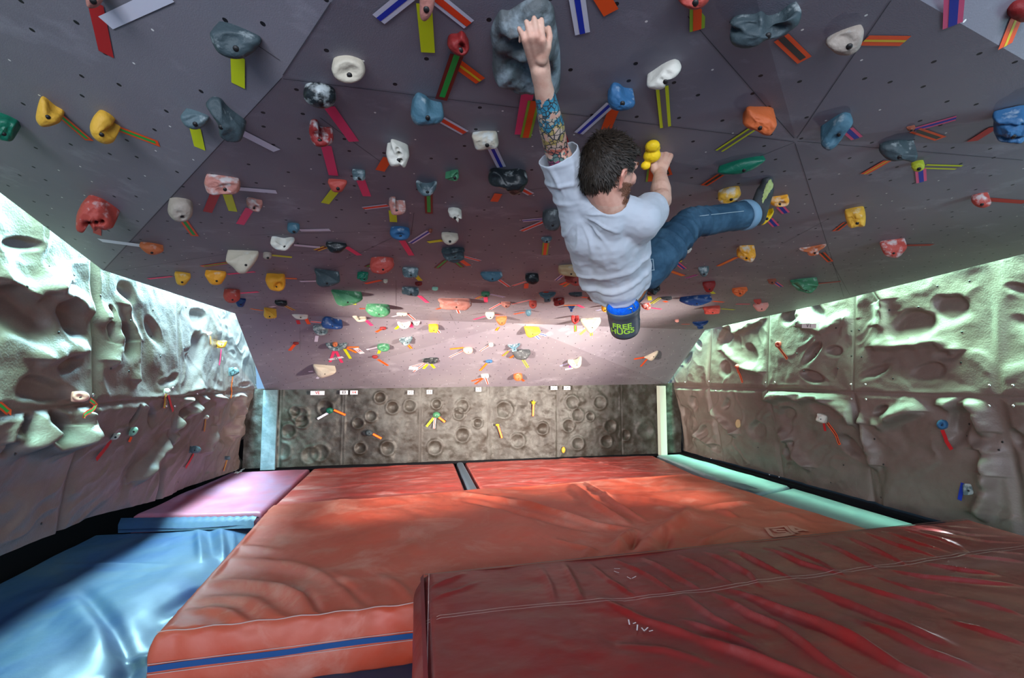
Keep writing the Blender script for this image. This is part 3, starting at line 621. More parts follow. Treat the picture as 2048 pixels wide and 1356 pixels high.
# ------------------------------------------------------------------ climbing holds and tape
HC = {'sl': (.038, .056, .064), 'dg': (.05, .055, .06), 'bk': (.012, .015, .017), 'tl': (.050, .12, .165), 'gb': (.075, .115, .13), 'bl': (.025, .10, .22), 'nb': (.010, .045, .16),
      'cr': (.48, .42, .33), 'wh': (.60, .57, .50), 'st': (.30, .25, .21), 'ye': (.60, .33, .035), 'by': (.90, .58, .01), 'oy': (.70, .30, .02), 'or': (.52, .11, .03), 'rd': (.38, .055, .042),
      'dr': (.20, .012, .012), 'sa': (.40, .16, .13), 'pk': (.62, .28, .24), 'br': (.20, .055, .03), 'gr': (.045, .17, .085), 'dn': (.006, .12, .07), 'lg': (.30, .55, .40), 'ol': (.42, .46, .03), 'rs': (.42, .11, .04), 'tn': (.42, .27, .14)}
_hm = {}
def hold_mat(c, chalk):
    k = (c, chalk)
    if k not in _hm:
        base = HC[c]; ch = tuple(0.35 * b + 0.65 * w_ for b, w_ in zip(base, (.55, .60, .60)))
        lo, hi = (.50, .62) if chalk >= 2 else (.60, .78) if chalk else (.70, 1.0)
        _hm[k] = mat('hold_' + c + str(chalk), base, 0.60 if c not in ('bk', 'gr', 'dn', 'nb') else 0.38, 0.35, noise=(22, ch, lo - .03, hi), bump=(60, 0.8, 0.004))
    return _hm[k]
M['bolt'] = mat('dark_bolt', (0.012, 0.010, 0.010), 0.5, 0.5, 0.3)
hold_bolt = disc_mesh('bolt', 0.0075, 0.0022, M['bolt'])
def catmull(pts, n):
    pts = np.array(pts, float); m = len(pts); out = []
    for k in range(n):
        u = k * m / n; i = int(u); t = u - i; p0, p1, p2, p3 = (pts[(i + j) % m] for j in (-1, 0, 1, 2))
        out.append(0.5 * ((2 * p1) + (-p0 + p2) * t + (2 * p0 - 5 * p1 + 4 * p2 - p3) * t * t + (-p0 + 3 * p1 - 3 * p2 + p3) * t ** 3))
    return np.array(out)
def circ(n=10, fx=1, fy=1, jit=0, seed=0):
    r = np.random.default_rng(seed); return [((1 + jit * (r.random() - .5)) * fx * math.cos(2 * PI * k / n), (1 + jit * (r.random() - .5)) * fy * math.sin(2 * PI * k / n)) for k in range(n)]
# shape: outline (x right, y up), centre, profile power, dents (x, y, r, depth), noise amount, top shift
SH = {
 'dome': (circ(), (0, 0), 2.2, [], .05, (0, 0)),
 'eye': (circ(), (0, 0), 2.6, [(0, 0, .35, .55)], .03, (0, 0)),
 'rim': (circ(10, 1, .95), (0, 0), 5, [(0, .05, .62, .42)], .03, (0, 0)),
 'moon': ([(-1, .55), (-.5, .8), (.3, .75), (1, .45), (.95, -.1), (.5, -.8), (-.1, -1), (-.7, -.6), (-1, .1)], (0, -.05), 2.4, [(-.1, .45, .55, .45)], .05, (0, -.15)),
 'drop': ([(-.55, 1), (-.1, .75), (.3, .1), (.95, -.25), (.9, -.75), (.2, -1), (-.6, -.95), (-.95, -.4), (-.8, .4)], (-.05, -.35), 2.0, [(-.45, .75, .3, .25)], .04, (0, 0)),
 'bean': ([(-.2, 1), (.5, .85), (.85, .3), (.35, 0), (.55, -.35), (1, -.7), (.6, -1), (-.1, -.9), (-.8, -.45), (-1, .15), (-.7, .7)], (-.15, -.05), 2.2, [(.6, 0, .3, .3)], .04, (0, 0)),
 'bone': ([(-1, .3), (-.8, .75), (-.35, .6), (.1, .75), (.55, .95), (1, .5), (.95, -.3), (.5, -.9), (0, -.55), (-.5, -.45), (-.9, -.35)], (.1, 0), 2.0, [(-.75, .2, .35, .25), (.1, .7, .3, .3)], .09, (0, 0)),
 'lens': ([(-1, 0), (-.5, .42), (0, .62), (.5, .5), (1, .1), (.5, -.5), (0, -.7), (-.5, -.5)], (0, 0), 2.2, [], .03, (0, 0)),
 'boat': ([(-1, .6), (-.4, .55), (.3, .4), (1, .2), (.85, -.25), (.35, -.7), (-.2, -1), (-.6, -.75), (-.8, -.1)], (0, -.1), 2.0, [(0, .35, .45, .35)], .04, (0, -.1)),
 'bowl': ([(-1, .9), (-.75, .95), (-.45, .25), (0, .05), (.45, .25), (.75, .95), (1, .9), (.8, -.1), (.35, -.85), (-.35, -.85), (-.8, -.1)], (0, -.3), 3.2, [(0, .1, .35, .45)], .03, (0, 0)),
 'horn': ([(-1, .35), (-.75, .6), (-.3, .45), (-.1, .6), (.15, .05), (.5, .1), (.8, .75), (1, .85), (.95, .25), (.5, -.4), (0, -.55), (-.4, -1), (-.95, -.9), (-1, -.3), (-.8, -.1)], (-.15, -.2), 2.6, [(-.45, .3, .3, .5), (.3, .1, .35, .65), (-.9, -.05, .2, .4)], .05, (0, 0)),
 'rock': (circ(9, 1, 1, .5, 3), (0, 0), 1.7, [(.4, .3, .3, .3), (-.5, -.2, .3, .3)], .20, (0, 0)),
 'slab': ([(-1, .6), (0, .75), (.9, .55), (1, -.2), (.8, -.75), (0, -.8), (-.9, -.7), (-1, 0)], (0, 0), 4.5, [], .10, (0, 0)),
 'claw': ([(-.45, .95), (.2, 1), (.65, .6), (1, -.3), (.95, -.75), (.55, -.95), (.2, -.8), (0, -.95), (-.3, -.55), (-.55, -1), (-.95, -.85), (-.85, .2)], (.0, .15), 2.4, [(-.30, -.45, .17, .9), (.12, -.35, .13, .8), (.45, -.30, .12, .8)], .08, (0, .2)),
 'spiral': (circ(10, .95, 1), (0, 0), 3.0, [(-.2, .1, .2, .12), (.15, -.35, .18, .3)], .05, (.35, 0)),
 'finger': ([(-.8, 1), (.6, 1), (.95, .2), (.7, -.6), (.1, -1), (-.5, -.85), (-.7, -.1)], (0, 0), 2.0, [], .03, (0, -.2)),
 'pocket': ([(-1, .3), (-.5, .8), (.2, .7), (.8, .9), (1, .2), (.9, -.5), (.2, -.8), (-.6, -.5)], (0, 0), 3.0, [(.35, -.05, .32, .8)], .05, (0, 0)),
 'wave': ([(-1, .8), (-.6, .95), (-.2, .1), (.1, -.1), (.4, .2), (.85, .5), (1, 0), (.6, -.6), (0, -1), (-.5, -.6), (-.9, 0)], (.05, -.35), 2.4, [(-.1, .1, .35, .4)], .06, (0, 0)),
 'tooth': ([(-1, .3), (-.5, .9), (.2, .8), (.6, .4), (1, -.2), (.6, -.15), (.75, -1), (.2, -.6), (-.5, -.5), (-.85, -.1)], (-.1, 0), 3, [(.5, 0, .2, .3)], .06, (0, 0)),
 'split': ([(-.8, 1), (-.3, .95), (.5, .6), (1, .1), (.95, -.4), (.8, -.95), (.4, -.8), (.1, -.95), (-.5, -1), (-.9, -.5), (-1, .1), (-.7, .5)], (-.05, -.1), 3, [(.05, .25, .16, .8), (.3, -.25, .14, .8), (-.15, .6, .13, .6)], .05, (0, 0)),
 'anvil': ([(-1, .8), (-.3, .4), (.3, .6), (1, .9), (.9, .4), (.4, -.1), (.35, -.9), (-.35, -1), (-.5, -.1), (-.9, .3)], (0, 0), 2.4, [(-.1, .35, .3, .4)], .06, (0, 0)),
 'boom': ([(-1, -.8), (-.6, -.15), (0, .55), (.6, .95), (1, .55), (.8, .1), (.25, -.2), (0, -.85), (-.5, -1)], (-.05, -.15), 3.5, [(.15, .3, .2, .12), (-.2, -.1, .2, .12)], .03, (0, 0)),
 'cap': ([(-1, .6), (0, .8), (1, .6), (.8, -.3), (.4, -.9), (-.4, -.9), (-.8, -.3)], (0, 0), 2.2, [(0, .6, .5, .3)], .03, (0, 0)),
 'fish': ([(-1, .5), (-.5, .9), (.1, .8), (.6, .1), (1, -.1), (.9, -.8), (.3, -.75), (-.3, -.9), (-.9, -.3)], (-.1, 0), 2, [(.5, .2, .3, .3)], .05, (0, 0)),
 'longp': ([(-1, 0), (-.85, .6), (-.3, .75), (.4, .85), (.9, .7), (1, 0), (.85, -.65), (.3, -.75), (-.4, -.85), (-.85, -.65)], (0, 0), 2.6, [(-.25, -.15, .38, .55)], .04, (0, 0)),
 'duck': None, 'mush': None, 'star': (sum([[(math.cos(2 * PI * k / 5 + .3), math.sin(2 * PI * k / 5 + .3)), (.5 * math.cos(2 * PI * (k + .5) / 5 + .3), .5 * math.sin(2 * PI * (k + .5) / 5 + .3))] for k in range(5)], []), (0, 0), 3, [], .03, (0, 0)),
}
def hold_geometry(shape, seed, big):
    """unit dome: x, y in the outline plane, z the bulge, rho the ring"""
    out, c0, pw, dents, ns, shift = SH[shape]
    nt, nr = (48, 16) if big else (26, 8)
    O = catmull(out, nt); c = np.array(c0); V = []; F = []
    for i in range(nr + 1):
        rho = (i / nr) ** 0.75
        for k in range(nt):
            q = c + (O[k] - c) * rho
            V.append((q[0], q[1], math.sqrt(max(0.0, 1 - rho ** pw)), rho))
    V = np.array(V); x, y, z, rho = V.T
    dz = np.zeros_like(z)
    for dx, dy, dr, dd in dents: dz = dz + dd * np.exp(-(((x - dx) ** 2 + (y - dy) ** 2) / dr ** 2))
    z = z - dz * (1 - rho ** 6) * 1.25
    lump = fbm(x * 1.4 + seed * 3.1, y * 1.4, seed * 1.7, 4)
    z = z + ns * 2.6 * lump * (1 - rho ** 4)
    x = x + shift[0] * z * .3 + ns * 0.8 * vnoise(x * 2 + seed, y * 2, 3.3); y = y + shift[1] * z * .3 + ns * 0.8 * vnoise(x * 2, y * 2 + seed, 7.3)
    for i in range(nr + 2):
        for k in range(nt):
            j = (k + 1) % nt; F.append((i * nt + k, (i + 1) * nt + k, (i + 1) * nt + j, i * nt + j))
    return x, y, z, F, nt
def remesh_parts(verts, faces, voxel, smooth=2, name='remeshed'):
    me = bpy.data.meshes.new(name + '_src'); me.from_pydata([tuple(v) for v in verts], [], [tuple(f) for f in faces]); me.update()
    o = bpy.data.objects.new(name + '_src', me); COL.objects.link(o)
    r = o.modifiers.new('r', 'REMESH'); r.mode = 'VOXEL'; r.voxel_size = voxel; r.use_smooth_shade = True
    if smooth: s = o.modifiers.new('s', 'SMOOTH'); s.iterations = smooth; s.factor = 0.5
    dg = bpy.context.evaluated_depsgraph_get(); ev = o.evaluated_get(dg); m2 = bpy.data.meshes.new_from_object(ev)
    bpy.data.objects.remove(o); bpy.data.meshes.remove(me)
    n = len(m2.vertices); co = np.empty(n * 3); m2.vertices.foreach_get('co', co); no = np.empty(n * 3); m2.vertices.foreach_get('normal', no)
    F = [tuple(p.vertices) for p in m2.polygons]; bpy.data.meshes.remove(m2)
    return co.reshape(-1, 3), no.reshape(-1, 3), F
def sphere_vf(c, r, n=16):
    """r scalar or (rx, ry, rz)"""
    r = np.ones(3) * r if np.ndim(r) == 0 else np.array(r); V = []; F = []; m = n // 2
    for i in range(m + 1):
        for k in range(n):
            th = PI * i / m; ph = 2 * PI * k / n; V.append((c[0] + r[0] * math.sin(th) * math.cos(ph), c[1] + r[1] * math.sin(th) * math.sin(ph), c[2] + r[2] * math.cos(th)))
    for i in range(m):
        for k in range(n): j = (k + 1) % n; F.append((i * n + k, (i + 1) * n + k, (i + 1) * n + j, i * n + j))
    return V, F
def cone_vf(p0, r0, p1, r1, n=18):
    """tapered capsule"""
    p0 = np.array(p0, float); p1 = np.array(p1, float); d = p1 - p0; L = np.linalg.norm(d); d = d / L if L > 1e-9 else np.array([0, 0, 1.])
    a = np.array([1., 0, 0]) if abs(d[0]) < .8 else np.array([0, 1., 0]); u = nrm(np.cross(d, a)); v = np.cross(d, u); V = []; F = []; rows = []
    m = 6
    for i in range(m + 1): th = PI / 2 * i / m; rows.append((p0 - d * r0 * math.cos(th), r0 * math.sin(th)))
    for i in range(m + 1): th = PI / 2 * i / m; rows.append((p1 + d * r1 * math.sin(th), r1 * math.cos(th)))
    for c, r in rows:
        for k in range(n): ph = 2 * PI * k / n; V.append(c + (u * math.cos(ph) + v * math.sin(ph)) * max(r, 1e-4))
    for i in range(len(rows) - 1):
        for k in range(n): j = (k + 1) % n; F.append((i * n + k, i * n + j, (i + 1) * n + j, (i + 1) * n + k))
    return V, F
def join_vf(parts):
    V = []; F = []
    for v, f in parts:
        s = len(V); V.extend(v); F.extend([tuple(i + s for i in q) for q in f])
    return V, F

def surf(px, py, s):
    if s == 'C': p, n, t = ray_roof(px, py); return p, n
    if s == 'B': return onY(px, py, YB - 0.03), np.array([0, -1., 0])
    p = wall_surface(px, py, s); return p, np.array([1., 0, 0]) if s == 'L' else np.array([-1., 0, 0])
HOLDS = []; TAPES = []
def add_hold(px, py, w, h, ang, shape, col, chalk, short, s='C', prot=None):
    p0, n = surf(px, py, s); seed = len(HOLDS) + 1
    d = np.dot(p0 - CAM, FW); r = nrm(p0 - CAM)
    u = np.cross(n, r); u = nrm(u) if np.linalg.norm(u) > .15 else nrm(RT - n * np.dot(RT, n))
    if s != 'C' or abs(np.dot(u, RT)) < .5: u = nrm(RT - r * np.dot(RT, r)) if s in 'LR' else nrm(RT - n * np.dot(RT, n))
    if np.dot(u, RT) < 0: u = -u
    us = nrm(UP - r * np.dot(UP, r)); vin = us - n * np.dot(us, n)
    if s in 'LR': ex = nrm(nrm(RT - r * np.dot(RT, r)) * .75 + nrm(RT - n * np.dot(RT, n)) * .25); ey = us
    else:
        ex = u; f_ = .62; ey = nrm(us * f_ + nrm(vin) * (1 - f_)); 
    xim = nrm(RT - r * np.dot(RT, r))
    sx = 1 / max(np.dot(ex, xim), .4); sy = 1 / max(np.dot(ey, us), .4)
    if shape == 'duck':
        k = w / 2 * d / FPX * 1.3; pr = .080; bb = .044; v = np.cross(n, ex)
        mir = 1 if np.dot(v, UP) > 0 else -1; q = onP(px, py, p0 + n * pr * .5, n); base = q - n * pr * .5
        parts = [sphere_vf((0, 0, pr * .50), (k * .80, bb * .75, pr * .34)), sphere_vf((.10 * k, 1.05 * bb * mir, pr * .30), (k * .66, bb * .62, pr * .28)), sphere_vf((-.62 * k, -.45 * bb * mir, pr * .86), (k * .46, bb * .42, pr * .22)), sphere_vf((.1 * k, -.2 * bb * mir, pr * .1), (k * .7, bb * .7, pr * .2))]
        P, _, F = remesh_parts(*join_vf(parts), 0.003, 2); ex = u
        P = base + P[:, :1] * ex + P[:, 1:2] * v + P[:, 2:3] * n; bpos = None
    else:
        big = max(w, h) > 22
        sh = 'slab' if shape == 'mush' else shape
        x, y, z, F, nt = hold_geometry(sh, seed, big)
        if shape == 'mush': z = z - .5 * np.exp(-((y + .45) / .12) ** 2) - .25 * np.exp(-((y - .25) / .10) ** 2); x = x * (1 - .12 * (y < -.5))
        # lens, bars etc. already carry their own proportions
        ext = np.array([x.max() - x.min(), y.max() - y.min()]) / 2
        X = x / ext[0] * w / 2; Y = y / ext[1] * h / 2
        ca, sa = math.cos(math.radians(-ang)), math.sin(math.radians(-ang))
        X, Y = X * ca - Y * sa, X * sa + Y * ca
        qq = p0 - CAM; qz = np.dot(qq, FW); Jm = lambda v_: np.array([np.dot(v_, RT) - np.dot(qq, RT) / qz * np.dot(v_, FW), np.dot(v_, UP) - np.dot(qq, UP) / qz * np.dot(v_, FW)])
        A2 = np.linalg.inv(np.array([Jm(ex), Jm(ey)]).T) * (d / FPX) * .90
        X, Y = A2[0, 0] * X + A2[0, 1] * Y, A2[1, 0] * X + A2[1, 1] * Y
        m = nrm(np.cross(ex, ey)); m = m if np.dot(m, r) < 0 else -m
        bulge = .36 * min(w, h) * d / FPX if prot is None or prot > .03 else .006
        Q = X[:, None] * ex + Y[:, None] * ey + (z * bulge)[:, None] * m
        dist = Q @ n; edge = dist[-nt:]
        off = 0.004 - edge.min() if s != 'B' else 0.02
        if prot is not None and s in 'LR': off = max(off, prot * .4)
        c = onP(px, py, p0 + n * off, n); P = Q + c
        rim = P[-nt:]; cen = rim.mean(0); bk = cen + (rim - cen) * .90; bk = bk - ((bk - p0) @ n)[:, None] * n
        mid = rim * .5 + bk * .5 + (rim - cen) * .02
        P = np.concatenate([P, mid, bk - n * .004]); base = c - n * off
        i = np.argmin((x - .08) ** 2 + (y + .22) ** 2); bpos = P[i] + m * .0008
    u = nrm(u - n * np.dot(u, n)); R_ = np.array([u, np.cross(n, u), n]); Lc = (P - base) @ R_.T
    o = mesh_obj('climbing_hold', Lc, F, hold_mat(col, chalk))
    o.matrix_world = Matrix(((u[0], R_[1][0], n[0], base[0]), (u[1], R_[1][1], n[1], base[1]), (u[2], R_[1][2], n[2], base[2]), (0, 0, 0, 1)))
    if w >= 15 and bpos is not None:
        ml = R_ @ m; bo = bpy.data.objects.new('bolt', hold_bolt); COL.objects.link(bo); bo.parent = o; bo.location = R_ @ (bpos - base)
        bo.rotation_euler = Vector(ml).to_track_quat('Z', 'Y').to_euler(); bo.scale = [min(1.0, 0.9 * min(w, h) / 2 * d / FPX / 0.03 + .25)] * 3
    HOLDS.append(dict(o=o, px=px, py=py, w=w, h=h, s=s, short=short, size=w * h))
    return HOLDS[-1]
TC = {'W': (.72, .70, .80), 'Y': (.72, .80, .01), 'R': (.50, .012, .018), 'P': (.95, .05, .17), 'O': (.95, .09, .010), 'G': (.01, .42, .06), 'B': (.01, .035, .42), 'K': (.035, .030, .028), 'S': (.88, .06, .015),
      'M': (.82, .55, .02), 'Q': (.95, .12, .28), 'D': (.20, .015, .010), 'E': (.16, .13, .14), 'H': (.30, .45, .05), 'L': (.30, .48, .03)}
TM = {k: mat('tape_' + k, v, 0.55, 0.3) for k, v in TC.items()}
TYPES = {'W': ('W', None, 0, 'white tape'), 'Y': ('Y', None, 0, 'yellow tape'), 'R': ('R', None, 0, 'dark red tape'), 'P': ('P', None, 0, 'hot pink tape'), 'O': ('O', None, 0, 'orange tape'), 'B': ('B', None, 0, 'blue tape'),
         'WB': ('W', 'B', .36, 'blue-striped white tape'), 'WO': ('W', 'S', .50, 'red-striped white tape'), 'OG': ('O', 'G', .42, 'green-striped orange tape'), 'RG': ('D', 'G', .45, 'green-striped dark red tape'),
         'OY': ('O', 'M', .22, 'yellow-striped orange tape'), 'OK': ('O', 'K', .42, 'black-striped orange tape'), 'PB': ('Q', 'B', .45, 'blue-striped pink tape'), 'YK': ('Y', 'E', .45, 'grey-striped yellow tape'),
         'GO': ('L', 'O', .55, 'orange-striped green tape'), 'YR': ('M', 'D', .40, 'brown-striped yellow tape')}
def tape(ty, x1, y1, x2, y2, hold=None, s='C', width=0.042):
    k = 3 if s == 'C' else 7
    pts = []; ns = []
    for i in range(k + 1):
        t = i / k; p, n = surf(x1 + (x2 - x1) * t, y1 + (y2 - y1) * t, s); pts.append(p); ns.append(n)
    if s in 'LR':
        n0 = ns[0]; xx = max((p[0] * n0[0]) for p in pts)
        for p in pts: p[0] = (0.35 * p[0] * n0[0] + 0.65 * xx) * n0[0]
    n = ns[-1]
    if s == 'C':
        p1, pn_ = pts[-1], ns[-1]; pts = [onP(x1 + (x2 - x1) * i / k, y1 + (y2 - y1) * i / k, p1, pn_) for i in range(k + 1)]
    base, st, frac, word = TYPES[ty]
    idx = len(TAPES)
    lift = 0.0018 + 0.0006 * (idx % 4)
    o = ribbon('tape_strip', pts, width, TM[base], None, n, lift)
    if st:
        q = [np.array(p) for p in pts]; q[-1] = q[-2] + (q[-1] - q[-2]) * (0.80 if ty in ('RG', 'OK', 'OG') else 1.0)
        ribbon('stripe', q, width * frac, TM[st], o, n, lift + 0.0005)
    if hold is not None:
        dx, dy = (x1 + x2) / 2 - hold['px'], (y1 + y2) / 2 - hold['py']
        dx, dy = x2 - x1, y2 - y1
    else: dx, dy = x2 - x1, y2 - y1
    TAPES.append(dict(o=o, word=word, dx=dx, dy=dy, hold=hold, px=(x1 + x2) / 2, py=(y1 + y2) / 2, s=s))
    return o
